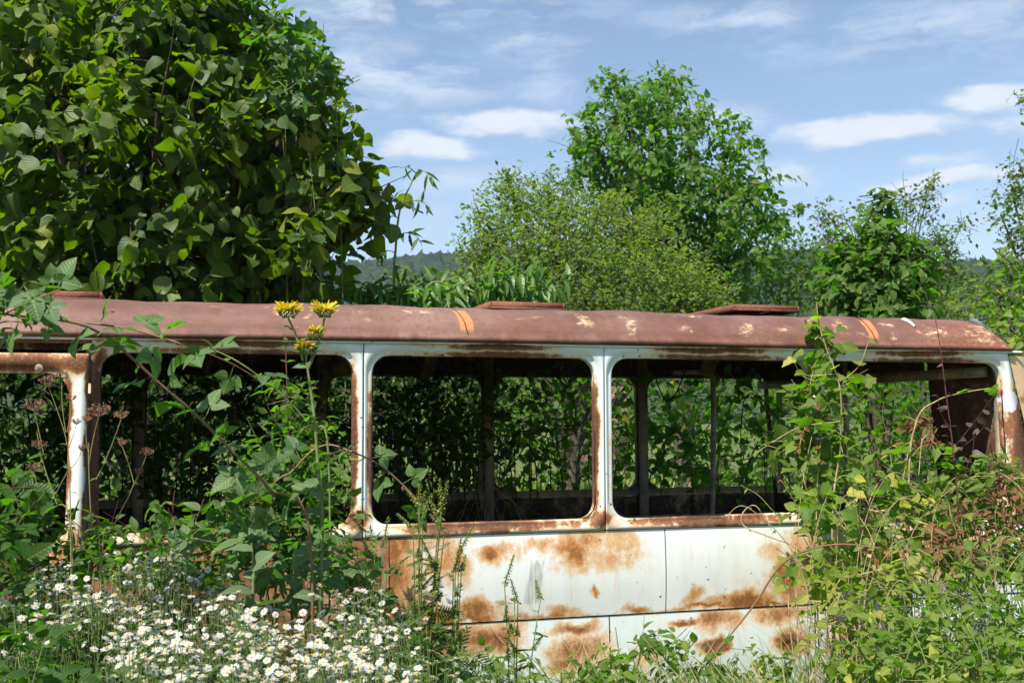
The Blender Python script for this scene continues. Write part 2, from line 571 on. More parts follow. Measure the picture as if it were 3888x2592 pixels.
# ------------------------------------------------------------------ sky, sun, exposure
TO_SUN = Vector((-0.40, -0.57, 0.97)).normalized()
SUN_EL = math.asin(TO_SUN.z)
SUN_AZ = math.atan2(TO_SUN.x, TO_SUN.y)

w = bpy.data.worlds.new('World')
sc.world = w
w.use_nodes = True
g = G(w.node_tree)
sky = g.n('ShaderNodeTexSky')
sky.sky_type = 'NISHITA'
sky.sun_disc = False
sky.sun_elevation = SUN_EL
sky.sun_rotation = SUN_AZ
sky.air_density = 1.0
sky.dust_density = 0.25
sky.ozone_density = 1.1
tc = g.n('ShaderNodeTexCoord').outputs['Generated']
sp = g.n('ShaderNodeSeparateXYZ', {0: tc})
azn = g.m('ARCTAN2', sp.outputs[0], sp.outputs[1])
eln = g.m('ARCSINE', sp.outputs[2])
ae = g.n('ShaderNodeCombineXYZ', {0: azn, 1: eln}).outputs[0]
wp = g.v('MULTIPLY', g.v('SUBTRACT', g.noise(g.v('MULTIPLY', ae, (1, 2.2, 1)), 9.0, 7, .6, out=1), (.5, .5, .5)), (0.12, 0.035, 0))
aw = g.v('ADD', ae, wp)


def sky_ae(px, py):
    d = ray(px, py).normalized()
    return math.atan2(d.x, d.y), math.asin(d.z)


WISPS = [(1500, 30, 700, 75, .62), (1500, 290, 330, 105, .62), (2060, 200, 170, 75, .5), (2080, 335, 150, 60, .42), (1450, 380, 260, 60, .5),
         (2760, 75, 330, 55, .5), (2900, 170, 220, 50, .3), (3560, 110, 520, 110, .42), (3300, 200, 400, 60, .22), (1750, 690, 200, 40, .4), (1650, 820, 260, 38, .42),
         (2750, 450, 170, 50, .5), (1150, 120, 300, 70, .5), (3700, 830, 250, 25, .25), (1800, 740, 600, 60, .18), (4400, 300, 500, 120, .5), (-600, 300, 900, 200, .5)]
PUFFS = [(1900, 470, 260, 66, .97), (2080, 445, 160, 45, .8), (1620, 560, 260, 56, .92), (1840, 672, 210, 40, .55), (3350, 482, 400, 54, .97), (3130, 490, 260, 46, .7), (3780, 365, 210, 56, .95),
         (2990, 645, 150, 58, .72), (3560, 682, 350, 46, .92), (3640, 610, 230, 40, .62), (3630, 762, 140, 26, .5), (4300, 420, 400, 100, .9), (600, 520, 500, 90, .8)]


def sky_field(blobs, lo, hi, grow_=1.0):
    tot = None
    for (px, py, rx, ry, k) in blobs:
        rx, ry = rx * grow_, ry * grow_
        a, e = sky_ae(px, py)
        d = g.v('MULTIPLY', g.v('SUBTRACT', aw, (a, e, 0)), (F / rx, F / ry, 0))
        b = g.m('MULTIPLY', g.step(g.v('LENGTH', d, out=1), hi, lo), k)
        tot = b if tot is None else g.m('MAXIMUM', tot, b)
    return tot


wis = sky_field(WISPS, .1, 1.35, 1.3)
wn = g.noise(g.v('MULTIPLY', aw, (1, 3.4, 1)), 10.0, 8, .62)
wis = g.m('MULTIPLY', g.m('MULTIPLY', wis, 1.75), g.step(wn, .40, .66))
puf = sky_field(PUFFS, .2, 1.25, 1.22)
pn = g.noise(g.v('MULTIPLY', ae, (1, 2.6, 1)), 16.0, 8, .6)
puf = g.m('MULTIPLY', g.step(g.m('ADD', puf, g.m('MULTIPLY', g.m('SUBTRACT', pn, .5), 1.3)), .22, .88), .93)
# scattered cloud over the rest of the dome
far = g.m('MULTIPLY', g.step(g.noise(g.v('MULTIPLY', ae, (1, 3, 1)), 3.0, 7, .6), .52, .72), g.step(eln, .42, .6, 0, .6))
cloud = g.m('MAXIMUM', g.m('MAXIMUM', wis, puf), far)
SKY_K = 0.088
lum = g.ramp(g.m('ADD', g.m('MULTIPLY', pn, .5), g.m('MULTIPLY', puf, .5)), [(.25, (4.4, 5.1, 6.2)), (.8, (5.7, 6.0, 6.5))])
haze_low = g.mix(g.step(eln, .30, -.02, 0, .22), sky.outputs[0], (4.4, 5.6, 7.4))
skc = g.mix(cloud, haze_low, lum)
bg = g.n('ShaderNodeBackground', {'Color': skc, 'Strength': SKY_K})
out = g.n('ShaderNodeOutputWorld')
g.nt.links.new(bg.outputs[0], out.inputs[0])

sl = bpy.data.lights.new('sun', 'SUN')
sl.energy = 4.9
sl.angle = R(0.53)
sl.color = (1.0, 0.955, 0.88)
so = bpy.data.objects.new('sun', sl)
COL.objects.link(so)
so.rotation_euler = TO_SUN.to_track_quat('Z', 'Y').to_euler()
so.location = (-8, -12, 20)

sc.view_settings.view_transform = 'Standard'
sc.view_settings.look = 'None'
sc.view_settings.exposure = 0.86
sc.view_settings.gamma = 1.0
cy = sc.cycles
cy.max_bounces = 7
cy.diffuse_bounces = 3
cy.glossy_bounces = 2
cy.transmission_bounces = 4
cy.transparent_max_bounces = 4
cy.caustics_reflective = False
cy.caustics_refractive = False
cy.sample_clamp_indirect = 6

# ------------------------------------------------------------------ materials
WHITE = (0.71, 0.725, 0.695)
PALE = (0.60, 0.665, 0.655)
bark = plain('bark', (0.11, 0.085, 0.06), (0.05, 0.04, 0.03), .9, 14, .1, .8)
twig_m = plain('twig_bark', (0.13, 0.09, 0.055), (0.06, 0.045, 0.03), .85, 30, .1)
grey_twig = plain('grey_bark', (0.12, 0.10, 0.08), (0.06, 0.052, 0.042), .9, 22, .1)
green_stem = plain('green_stem', (0.16, 0.22, 0.06), (0.12, 0.14, 0.05), .6, 40, .3)
cane_m = plain('bramble_cane', (0.22, 0.085, 0.06), (0.13, 0.12, 0.05), .55, 9, .35)
red_stem = plain('red_stem', (0.13, 0.035, 0.04), (0.08, 0.03, 0.03), .5, 20, .4)
straw = plain('dry_straw', (0.46, 0.36, 0.2), (0.24, 0.16, 0.09), .85, 25, .2)
dry_seed = plain('dry_seed', (0.30, 0.17, 0.10), (0.15, 0.085, 0.055), .9, 60, .1)
dark_rust = plain('dark_rust', (0.10, 0.045, 0.03), (0.035, 0.02, 0.016), .9, 12, .15)
rubber_gap = plain('old_sealant', (0.03, 0.026, 0.024), (0.012, 0.011, 0.01), .8, 30, .2)
grey_metal = plain('grey_plastic', (0.16, 0.17, 0.17), (0.10, 0.105, 0.11), .6, 18, .4)
petal_white = leaf_mat('white_petal', [(0.78, 0.78, 0.76), (0.82, 0.82, 0.82)], (.16, .16, .14), .3, .6)
petal_yel = leaf_mat('yellow_petal', [(0.88, 0.60, 0.012), (0.92, 0.70, 0.02)], (.2, .19, .02), .3, .55)
disc_yel = plain('yellow_disc', (0.72, 0.45, 0.02), (0.55, 0.28, 0.02), .8, 200, .1)
disc_dark = plain('amber_disc', (0.60, 0.28, 0.02), (0.34, 0.13, 0.01), .8, 150, .1)

L_HAZEL = leaf_mat('hazel_leaf', [(0.032, 0.066, 0.008), (0.052, 0.092, 0.010), (0.08, 0.128, 0.014), (0.135, 0.185, 0.024)], (.36, .44, .01), .31, .52, .35, (.14, (0.21, 0.23, 0.03)), .42)  # colours run from dark to lime to imitate shaded and lit leaves
L_WALNUT = leaf_mat('walnut_leaf', [(0.075, 0.145, 0.022), (0.105, 0.185, 0.032), (0.15, 0.225, 0.05)], (.28, .46, .04), .38, .5, 0, (.03, (0.22, 0.22, 0.04)), .3)
L_PLUM = leaf_mat('plum_leaf', [(0.15, 0.195, 0.055), (0.18, 0.225, 0.065), (0.215, 0.25, 0.08)], (.36, .46, .07), .4, .75, 0, (.05, (0.34, 0.29, 0.06)), .1)
L_HEDGE = leaf_mat('hedge_leaf', [(0.065, 0.11, 0.026), (0.095, 0.145, 0.036)], (.24, .36, .05), .35, .6, 0, None, .2)
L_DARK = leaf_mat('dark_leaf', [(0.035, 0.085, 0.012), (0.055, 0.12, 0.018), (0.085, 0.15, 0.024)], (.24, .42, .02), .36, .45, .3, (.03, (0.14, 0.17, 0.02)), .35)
L_PEACH = leaf_mat('long_leaf', [(0.09, 0.17, 0.03), (0.13, 0.225, 0.05)], (.28, .46, .04), .35, .38, .3, None, .5)
L_SPARSE = leaf_mat('grey_green_leaf', [(0.11, 0.15, 0.06), (0.15, 0.185, 0.08)], (.3, .4, .1), .38, .6, 0, (.04, (.3, .15, .06)), .25)
L_BRAM = leaf_mat('bramble_leaf', [(0.075, 0.135, 0.045), (0.105, 0.175, 0.06), (0.14, 0.205, 0.07)], (.24, .42, .05), .3, .48, .5, None, .42)
L_WEED = leaf_mat('weed_leaf', [(0.065, 0.125, 0.022), (0.10, 0.17, 0.03), (0.145, 0.21, 0.04)], (.26, .46, .03), .38, .5, .2, (.04, (0.36, 0.31, 0.05)), .3)
L_HOP = leaf_mat('hop_leaf', [(0.09, 0.16, 0.026), (0.155, 0.22, 0.038), (0.22, 0.27, 0.055)], (.3, .46, .03), .38, .5, .4, (.15, (0.46, 0.42, 0.08)), .3)
L_YELLOW = leaf_mat('yellowing_leaf', [(0.13, 0.19, 0.03), (0.22, 0.26, 0.045), (0.34, 0.33, 0.07)], (.28, .4, .05), .36, .5, .3, (.14, (0.55, 0.48, 0.18)), .3)
L_BRIGHT = leaf_mat('bright_leaf', [(0.12, 0.2, 0.03), (0.16, 0.25, 0.04), (0.2, 0.28, 0.05)], (.32, .5, .05), .4, .5, 0, None, .3)
L_RAG = leaf_mat('ragweed_leaf', [(0.10, 0.17, 0.045), (0.15, 0.215, 0.06)], (.24, .38, .06), .32, .6, 0, None, .25)
L_SPIKE = leaf_mat('flower_spike', [(0.12, 0.17, 0.035), (0.19, 0.22, 0.05)], (.2, .28, .05), .2, .7, 0, (.12, (0.42, 0.32, 0.05)), .2)
L_GREY = leaf_mat('woolly_leaf', [(0.11, 0.17, 0.075), (0.15, 0.21, 0.10)], (.2, .3, .08), .25, .65, .35, None, .3)
L_SHADE = leaf_mat('shade_leaf', [(0.02, 0.05, 0.01), (0.035, 0.08, 0.014), (0.05, 0.1, 0.018)], (.2, .38, .02), .2, .5, .2, None, .25)  # leaf colours darkened to imitate shade behind the left windows
L_RED = leaf_mat('bronze_leaf', [(0.05, 0.03, 0.028), (0.09, 0.06, 0.045), (0.12, 0.10, 0.08)], (.2, .14, .07), .22, .4, .2, None, .5)
L_BROWN = leaf_mat('withered_leaf', [(0.16, 0.075, 0.035), (0.26, 0.14, 0.07)], (.22, .12, .05), .25, .8, .2, None, .15)
L_GRASS = leaf_mat('grass_blade', [(0.06, 0.11, 0.025), (0.11, 0.17, 0.04), (0.17, 0.22, 0.06)], (.24, .36, .06), .3, .55, 0, (.3, (0.46, 0.38, 0.19)), .3)
L_STRAW = leaf_mat('straw_blade', [(0.20, 0.23, 0.07), (0.34, 0.29, 0.13), (0.46, 0.38, 0.2)], (.24, .3, .1), .28, .6, 0, None, .2)
L_DAISY = leaf_mat('daisy_leaf', [(0.075, 0.14, 0.026), (0.11, 0.185, 0.04)], (.24, .4, .04), .34, .5, 0, None, .3)
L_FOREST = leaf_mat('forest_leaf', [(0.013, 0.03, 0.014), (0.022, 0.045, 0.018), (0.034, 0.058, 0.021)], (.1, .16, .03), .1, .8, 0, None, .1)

# ------------------------------------------------------------------ ground and hills
m_ground, g = material('meadow_soil')
tcg = g.n('ShaderNodeTexCoord').outputs['Object']
n1 = g.noise(tcg, .6, 6)
n2 = g.noise(tcg, 9.0, 6)
cg = g.mix(g.step(n1, .4, .62), (0.075, 0.11, 0.03), (0.13, 0.15, 0.05))
cg = g.mix(g.step(n2, .5, .75), cg, (0.12, 0.085, 0.05))
bp = g.n('ShaderNodeBump', {'Height': n2, 'Strength': .8, 'Distance': .05})
finish(g, g.n('ShaderNodeBsdfPrincipled', {'Base Color': cg, 'Roughness': .95, 'Specular IOR Level': .1, 'Normal': bp.outputs[0]}).outputs[0])


def gz(x, y):
    r = math.hypot(x, y)
    return GZ + .04 * math.sin(x * 1.9 + 1) * math.cos(y * 1.6) * min(1, 30 / (r + 1)) - (0.1 if r < 1.5 else 0)


mb = M()
ax = sorted(set([round(s * q, 3) for q in list(np.linspace(0, 10, 26)) + [13, 17, 22, 30, 45, 70, 110, 180, 300, 600, 1500, 3500] for s in (-1, 1)]))
mb.grid(lambda x, y: (x, y, gz(x, y)), ax, ax)
tag(mb.build('ground', m_ground), kind='structure')


def ridge(az):
    return (.127 + .004 * math.sin(az * 9 + .6) + .004 * math.sin(az * 23 + 2) - .02 * max(0, az)) * 620


mb = M()


def hill_pt(a, k):
    rr = 340 + 280 * k + 400 * max(0, k - 1)
    h = ridge(a) * (math.sin(min(k, 1) * PI / 2) ** 1.4) if k <= 1 else ridge(a) * (1 - .25 * (k - 1))
    return (rr * math.sin(a), rr * math.cos(a), GZ - .5 + h)


mb.grid(hill_pt, np.linspace(-1.3, 1.3, 90), np.linspace(0, 2, 22), flip=False)
m_hill = plain('wooded_soil', (0.04, 0.06, 0.022), (0.025, 0.04, 0.016), .95, .05, .05)
tag(mb.build('hills', m_hill), kind='structure')
# the wood on the hills: a mass of crowns
rs = np.random.RandomState(3)
N = 7500
a_ = rs.uniform(-1.25, 1.25, N)
k_ = rs.uniform(.12, 1.06, N) ** .8
cen = np.array([hill_pt(a, k) for a, k in zip(a_, k_)])
th_ = np.linspace(0, PI, 6)
ph_ = np.linspace(0, 2 * PI, 9)[:-1]
SV = np.array([(math.sin(t) * math.cos(p), math.sin(t) * math.sin(p), math.cos(t)) for t in th_ for p in ph_])
SF = np.array([(i * 8 + j, i * 8 + (j + 1) % 8, (i + 1) * 8 + (j + 1) % 8, (i + 1) * 8 + j) for i in range(5) for j in range(8)])
mb = M()
rad = rs.uniform(3.0, 6.0, N)
V = SV[None] * (1 + .22 * rs.normal(size=(N, len(SV), 1))) * rad[:, None, None] * np.array((1, 1, 1.0)) + cen[:, None, :] + np.array((0, 0, 2.0))
FF = (np.arange(N) * len(SV))[:, None, None] + SF[None]
mb.add(V.reshape(-1, 3), FF.reshape(-1, 4), np.repeat(rs.rand(N), len(SF)))
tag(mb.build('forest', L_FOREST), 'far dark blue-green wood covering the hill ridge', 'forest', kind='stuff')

# ------------------------------------------------------------------ the bus
S = [-2 * P, -P, 0.0, P, 2 * P]
Z = lambda zr: zr + BZ
Z_EAVE, Z_SB, Z_JT, Z_WT, Z_WB = Z(.334), Z(-.475), Z(-.8375), Z(.2645), Z(-.4265)
bus = thing('abandoned_bus', (BX, BY, GZ), 'derelict rusty white bus without window glass, overgrown with weeds', 'bus', None, TH)


def spot(px, py, rx, ry, k):
    s, z = on_side(px, py)
    sc_ = F / bus_pt(s, 0, z)[1]
    return (s, z, rx / sc_, ry / sc_, k)


upper_spots = [spot(2210, 2080, 110, 95, 1.05), spot(2240, 2040, 60, 40, .9), spot(2050, 2075, 70, 40, .7), spot(1890, 2110, 75, 42, .9), spot(1700, 2130, 110, 110, .75), spot(1500, 2060, 110, 80, .72),
               spot(1730, 2330, 260, 55, .95), spot(2130, 2330, 120, 38, .9), spot(1500, 2300, 190, 90, .8), spot(1380, 2120, 130, 170, 1.2), spot(2270, 2240, 22, 16, .8), spot(2350, 2050, 90, 70, .5),
               spot(2640, 2270, 60, 40, .7), spot(2820, 2285, 140, 45, .95), spot(3010, 2200, 110, 120, .95), spot(2400, 2325, 70, 25, .8), spot(2930, 2090, 70, 60, .45), spot(400, 2150, 600, 130, 1.2),
               spot(150, 2080, 140, 60, .2), spot(1900, 2352, 480, 20, .9), spot(2800, 2300, 420, 16, .9), spot(1480, 2200, 160, 160, .8), spot(1620, 2050, 200, 40, .55), spot(2330, 2120, 160, 60, .45), spot(2000, 2090, 240, 40, .5), spot(3060, 2150, 90, 170, .9), spot(3300, 2100, 200, 150, .9), spot(3600, 2000, 250, 200, .7)]
lower_spots = [spot(1850, 2420, 180, 70, .85), spot(2190, 2470, 130, 70, .8), spot(2180, 2380, 100, 30, .85), spot(2620, 2345, 110, 20, 1.0), spot(2750, 2350, 120, 45, .7), spot(2960, 2330, 130, 35, .7),
               spot(2700, 2460, 70, 38, 1.3), spot(3000, 2430, 75, 60, 1.3), spot(1600, 2430, 250, 110, 1.0), spot(2450, 2500, 60, 60, .6), spot(800, 2450, 700, 200, 1.1), spot(2150, 2530, 100, 40, .7), spot(3250, 2450, 140, 120, .6)]
m_upper = rusty('paint_upper', WHITE, .04, upper_spots, rust=((0.16, 0.05, 0.016), (0.37, 0.135, 0.028), (0.52, 0.23, 0.055)), seed=2, chips=.45, soft=.30, drift=.30, drip=.75, patch=on_side(2030, 2205))
m_lower = rusty('paint_lower', PALE, .08, lower_spots, rust=((0.09, 0.033, 0.016), (0.26, 0.095, 0.032), (0.44, 0.19, 0.06)), seed=7, chips=.4, soft=.28, drift=.28, drip=.4)

m_left = rusty('paint_left', (0.6, 0.66, 0.66), .62, (), rust=((0.06, 0.024, 0.014), (0.16, 0.06, 0.025), (0.30, 0.13, 0.05)), seed=9, soft=.2, drift=.4)
frame_spots = []
for i in range(4):
    s0, s1 = S[i], S[i + 1]
    frame_spots += [((s0 + s1) / 2, Z_WB - .018, .50, .034, 1.15), (s1 - .045, Z(-.10), .03, .34, 1.6 if i < 2 else 1.25), (s0 + .034, Z(-.12), .022, .32, 1.2 if i in (0, 1) else .35), ((s0 + s1) / 2 + .05, Z_WT + .008, .44, .018, 1.05), ((s0 + s1) / 2 + .02, Z(.305), .36, .018, 1.1)]
frame_spots += [(S[0] + .035, Z(-.1), .055, .40, 1.8), (S[4] + .06, Z(-.12), .09, .36, 1.35), (S[4] + .10, Z(-.40), .12, .2, 1.4), (S[0] + .05, Z(-.1), .07, .32, 1.0), (S[1] - .03, Z(-.4), .08, .06, .95), (S[2] - .04, Z(-.43), .09, .05, .9), (S[4] - .01, Z(-.05), .07, .13, .9), (S[4] + .06, Z(-.3), .12, .2, .95), (S[3] - .03, Z(.2), .04, .07, .8)]
m_frame = rusty('paint_frame', (0.68, 0.74, 0.725), .0, frame_spots, rust=((0.075, 0.03, 0.02), (0.19, 0.075, 0.04), (0.36, 0.15, 0.06)), seed=4, chips=.5, soft=.09, streak=.25, drift=.3, warpk=.16, flake=(*on_side(3838, 1520), .042, .055))
m_dark_panel = rusty('shaded_rust_inside', (0.05, 0.045, 0.04), .6, (), rust=((0.012, 0.007, 0.006), (0.028, 0.014, 0.01), (0.05, 0.024, 0.016)), seed=11)  # rust, with the dimness of the interior put into its colours
m_inner_frame = rusty('dimmed_cream_inside', (0.13, 0.14, 0.125), .2, (), rust=((0.03, 0.016, 0.012), (0.07, 0.03, 0.02), (0.12, 0.06, 0.035)), seed=13)  # cream paint darkened in its colour to imitate the dim interior


def roof_spot(px, py, rx, ry, k):
    s, z = on_side(px, py, .06)
    sc_ = F / bus_pt(s, .06, z)[1]
    return (s, z, rx / sc_, ry / sc_, k)


# worn patches on the roof, where the brown coat has gone and cream and orange show
worn = [(1070, 1190, 45, 22, .85), (1180, 1195, 40, 20, .7), (1110, 1240, 60, 12, .5), (1390, 1214, 35, 16, .8), (1620, 1178, 70, 9, 1.0), (1350, 1184, 40, 6, .7), (2200, 1220, 55, 38, .9), (2380, 1240, 60, 42, .9),
        (2590, 1245, 45, 28, .7), (2620, 1195, 75, 9, 1.1), (2810, 1242, 55, 32, .95), (2950, 1250, 80, 16, .75), (3180, 1240, 45, 55, .75), (3370, 1225, 45, 18, .9), (3540, 1268, 90, 28, .85), (3700, 1275, 90, 45, .9), (3630, 1290, 260, 18, .45),
        (2150, 1183, 60, 7, .9), (2000, 1215, 70, 10, .6), (3360, 1290, 26, 22, 1.0), (3770, 1300, 60, 22, .8), (1000, 1157, 40, 5, .7), (3080, 1225, 70, 25, .6), (3250, 1270, 60, 25, .6), (800, 1158, 50, 5, .6)]
roof_sp = [roof_spot(*q) for q in worn]
m_roof, g = material('roof_paint')
tcr = g.n('ShaderNodeTexCoord').outputs['Object']
wv = g.v('ADD', tcr, g.v('MULTIPLY', g.v('SUBTRACT', g.noise(tcr, 9.0, 5, out=1), (.5, .5, .5)), (.26, .2, .10)))
b1 = g.noise(tcr, 3.0, 6, .6)
fine = g.noise(tcr, 60.0, 7, .7)
stk = g.noise(g.v('MULTIPLY', tcr, (1, .3, .3)), 16.0, 6, .6)
bf = blob_field(g, wv, roof_sp)
sc2 = g.noise(g.v('MULTIPLY', tcr, (.6, 1, 1.6)), 30.0, 7, .7)
scr = g.step(g.m('MULTIPLY', bf, g.m('ADD', g.step(sc2, .34, .66, .0, 1.25), g.m('MULTIPLY', g.m('SUBTRACT', fine, .5), 1.2))), .2, 1.15)
sxr = g.n('ShaderNodeSeparateXYZ', {0: tcr})
low = g.step(sxr.outputs[2], Z(.45), Z(.34), 0, 1)
base = g.mix(g.step(b1, .35, .65), (0.172, 0.084, 0.060), (0.122, 0.055, 0.039))
base = g.mix(g.m('MULTIPLY', low, g.step(stk, .35, .7, .15, .7)), base, (0.25, 0.095, 0.05))
base = g.mix(g.step(stk, .5, .75, 0, .45), base, (0.20, 0.12, 0.10))
mott = g.noise(g.v('MULTIPLY', tcr, (1, 1, 2)), 26.0, 7, .7)
fade = g.noise(g.v('MULTIPLY', tcr, (1, 1, 1.4)), 1.7, 5, .6)
base = g.mix(g.m('MULTIPLY', g.step(fade, .45, .65), g.step(fine, .3, .65, .3, .8)), base, (0.255, 0.148, 0.115))
base = g.mix(g.m('MULTIPLY', g.step(stk, .42, .62), g.step(sxr.outputs[2], Z(.40), Z(.34), 0, .75)), base, (0.085, 0.034, 0.024))
base = g.mix(g.step(mott, .48, .72, 0, .8), base, (0.11, 0.052, 0.04))
base = g.mix(g.step(mott, .46, .30, 0, .55), base, (0.21, 0.098, 0.06))
right = g.step(sxr.outputs[0], 1.3, 2.1)
base = g.mix(g.m('MULTIPLY', right, g.step(fine, .4, .65, .1, .7)), base, (0.34, 0.125, 0.055))
worn_c = g.ramp(g.m('ADD', g.m('MULTIPLY', fine, .7), g.m('MULTIPLY', stk, .3)), [(.3, (0.45, 0.22, 0.10)), (.48, (0.55, 0.34, 0.18)), (.66, (0.70, 0.60, 0.46))])
# two strips of orange primer along the roof seams
pr = None
for (px, hw) in ((1765, .028), (3300, .022)):
    s0 = on_side(px - 8, 1225, .05)[0]
    dx = g.m('ABSOLUTE', g.m('SUBTRACT', g.m('ADD', sxr.outputs[0], g.m('MULTIPLY', g.m('SUBTRACT', stk, .5), .035)), s0))
    q = g.m('MULTIPLY', g.step(dx, hw + .004, hw - .002), g.step(sxr.outputs[2], Z(.475), Z(.462)))
    q = g.m('MULTIPLY', q, g.step(sxr.outputs[2], Z(.36), Z(.385)))
    pr = q if pr is None else g.m('MAXIMUM', pr, q)
colr = g.mix(scr, base, worn_c)
colr = g.mix(g.m('MULTIPLY', pr, g.step(mott, .28, .5, .35, 1.0)), colr, g.mix(fine, (0.40, 0.13, 0.045), (0.60, 0.26, 0.11)))
bp = g.n('ShaderNodeBump', {'Height': g.m('ADD', fine, g.m('MULTIPLY', b1, .5)), 'Strength': .4, 'Distance': .003})
finish(g, g.n('ShaderNodeBsdfPrincipled', {'Base Color': colr, 'Roughness': g.m('ADD', .48, g.m('MULTIPLY', fine, .2)), 'Specular IOR Level': .45, 'Normal': bp.outputs[0]}).outputs[0])

# roof shell: profile across (t, z relative to the viewpoint), carried along s and drawn down at the front end
PROF = [(-.004, .322), (-.020, .323), (-.026, .331), (-.026, .341), (-.021, .347), (-.016, .352), (-.009, .372), (.002, .402), (.03, .430), (.07, .454), (.13, .474), (.22, .489), (.38, .501), (.7, .513), (1.22, .53)]
PROF = PROF + [(BW - t, z) for t, z in PROF[-2::-1]]


S_CAP = on_side(3660, 1213, .2)[0]
S_END = on_side(3858, 1318, -.04)[0]
print('CAP', S_CAP, S_END)


def roof_pt(s, k):
    t, z = PROF[k]
    h = 1.0
    if s > S_CAP:
        q = min(1.0, (s - S_CAP) / (S_END - S_CAP))
        h = .55 * math.sqrt(1 - q * q) + .45 * (1 - q)
    dent = .006 * math.sin(s * 5.1 + 1) * math.sin(k * .8) + .003 * math.sin(s * 17 + k)
    lip = -.0015 * math.sin(s * 2.3) + (.004 * math.exp(-((s - .1) / .09) ** 2) + .004 * math.exp(-((s - .38) / .16) ** 2))
    zz = z if k < 3 or k > len(PROF) - 4 else .331 + (z - .331) * h + dent * (1 if 6 < k < len(PROF) - 7 else .2)
    return (s, t, Z(zz + lip))


ss = list(np.linspace(-5.2, S_CAP, 95)) + [S_CAP + (S_END - S_CAP) * q for q in (.12, .25, .38, .5, .62, .74, .84, .92, .97, 1.0)]


def roof_z(s, t):
    pts = [roof_pt(s, k) for k in range(5, len(PROF) - 5)]
    return float(np.interp(t, [p[1] for p in pts], [p[2] for p in pts]))


mb = M()
V = [roof_pt(s, k) for s in ss for k in range(len(PROF))]
nk = len(PROF)
mb.add(V, [(i * nk + j, (i + 1) * nk + j, (i + 1) * nk + j + 1, i * nk + j + 1) for i in range(len(ss) - 1) for j in range(nk - 1)])
roof = mb.build('roof', m_roof, bus)

# drip rail under the eave and rivets along it
mb = M()
mb.tube([(s_, -.006, Z(.3165 - .0015 * math.sin(s_ * 2.3))) for s_ in np.linspace(-5.2, 2.17, 60)], .0055, 5)
mb.build('drip_rail', m_frame, roof)
# seams of the roof sheets
for px in (1765, 3300):
    s0 = on_side(px - 8, 1225, .05)[0]
    mb = M()
    pts = [np.array(roof_pt(s0 + .012 * math.sin(k * .5), k)) + np.array((0, -.001, .001)) for k in range(5, nk - 5)]
    mb.tube(pts, .0019, 4)
    mb.build('seam', rubber_gap, roof)


def hatch(px, py, t0, w_, d_, h_, lift, tilt=0.0):
    """raised lid on the roof: front left upper corner seen in the direction px, py"""
    s0, z0 = on_side(px, py, t0)
    mb = M()
    th = .008
    zb = z0 - h_
    # lid as a folded tray: top plate and four skirts
    mb.grid(lambda a, b: (s0 + a * w_, t0 + b * d_, z0 + .018 * math.sin(PI * a) * math.sin(PI * b)), np.linspace(0, 1, 7), np.linspace(0, 1, 5))
    mb.box(s0, s0 + w_, t0 - th, t0 - .0005, zb, z0 + .003)
    mb.box(s0, s0 + w_, t0 + d_ + .0005, t0 + d_ + th, zb, z0)
    mb.box(s0 - th, s0 - .0005, t0 - th, t0 + d_, zb, z0 + .002)
    mb.box(s0 + w_ + .0005, s0 + w_ + th, t0 - th, t0 + d_, zb, z0 + .002)
    mb.box(s0 - .012, s0 + w_ + .012, t0 - .016, t0 - th - .0005, zb, zb + .01)
    o = mb.build('roof_hatch', m_hatch, roof, smooth=False)
    mb = M()
    mb.box(s0 + .05, s0 + w_ - .05, t0 + .06, t0 + d_ - .06, Z(.49), zb - .004)
    mb.build('hatch_coaming', dark_rust, o, smooth=False)
    return o


m_hatch = rusty('hatch_paint', (0.5, 0.33, 0.22), .75, (), rust=((0.085, 0.03, 0.022), (0.17, 0.058, 0.036), (0.28, 0.10, 0.05)), seed=21, streak=1.0)
hatch(1866, 1146, .62, .36, .62, .034, 0)
hatch(2788, 1157, .62, .36, .62, .03, .01)
hatch(175, 1106, .62, .22, .62, .034, 0)

# marker lamp on the roof corner
s0, z0 = on_side(3700, 1238, .16)
mb = M()
ou = [(math.cos(a) * (.034 if abs(math.cos(a)) < .7 else .038), math.sin(a) * .05) for a in np.linspace(0, 2 * PI, 17)[:-1]]
lv_ = [(-.004, 1.0), (.010, 1.02), (.018, .92), (.022, .7)]
zl = roof_z(s0, .13)
sx_ = (roof_z(s0 + .05, .13) - roof_z(s0 - .05, .13)) / .1
sy_ = (roof_z(s0, .19) - roof_z(s0, .07)) / .12
V = [(s0 + x * k, .13 + y * k, zl + h + x * k * sx_ + y * k * sy_) for h, k in lv_ for x, y in ou]
Fq = [(i * 16 + j, i * 16 + (j + 1) % 16, (i + 1) * 16 + (j + 1) % 16, (i + 1) * 16 + j) for i in range(3) for j in range(16)]
V.append((s0, .13, zl + .022))
Fq += [(48 + j, 48 + (j + 1) % 16, 64, 64) for j in range(0, 16)]
mb.add(V, Fq)
for k in (-.5, .2):
    yy = k * .04
    zz_ = zl + yy * sy_ + .020
    mb.box(s0 - .02, s0 + .02, .13 + yy, .13 + yy + .010, zz_, zz_ + .008)
lamp = mb.build('marker_lamp', grey_metal, roof)


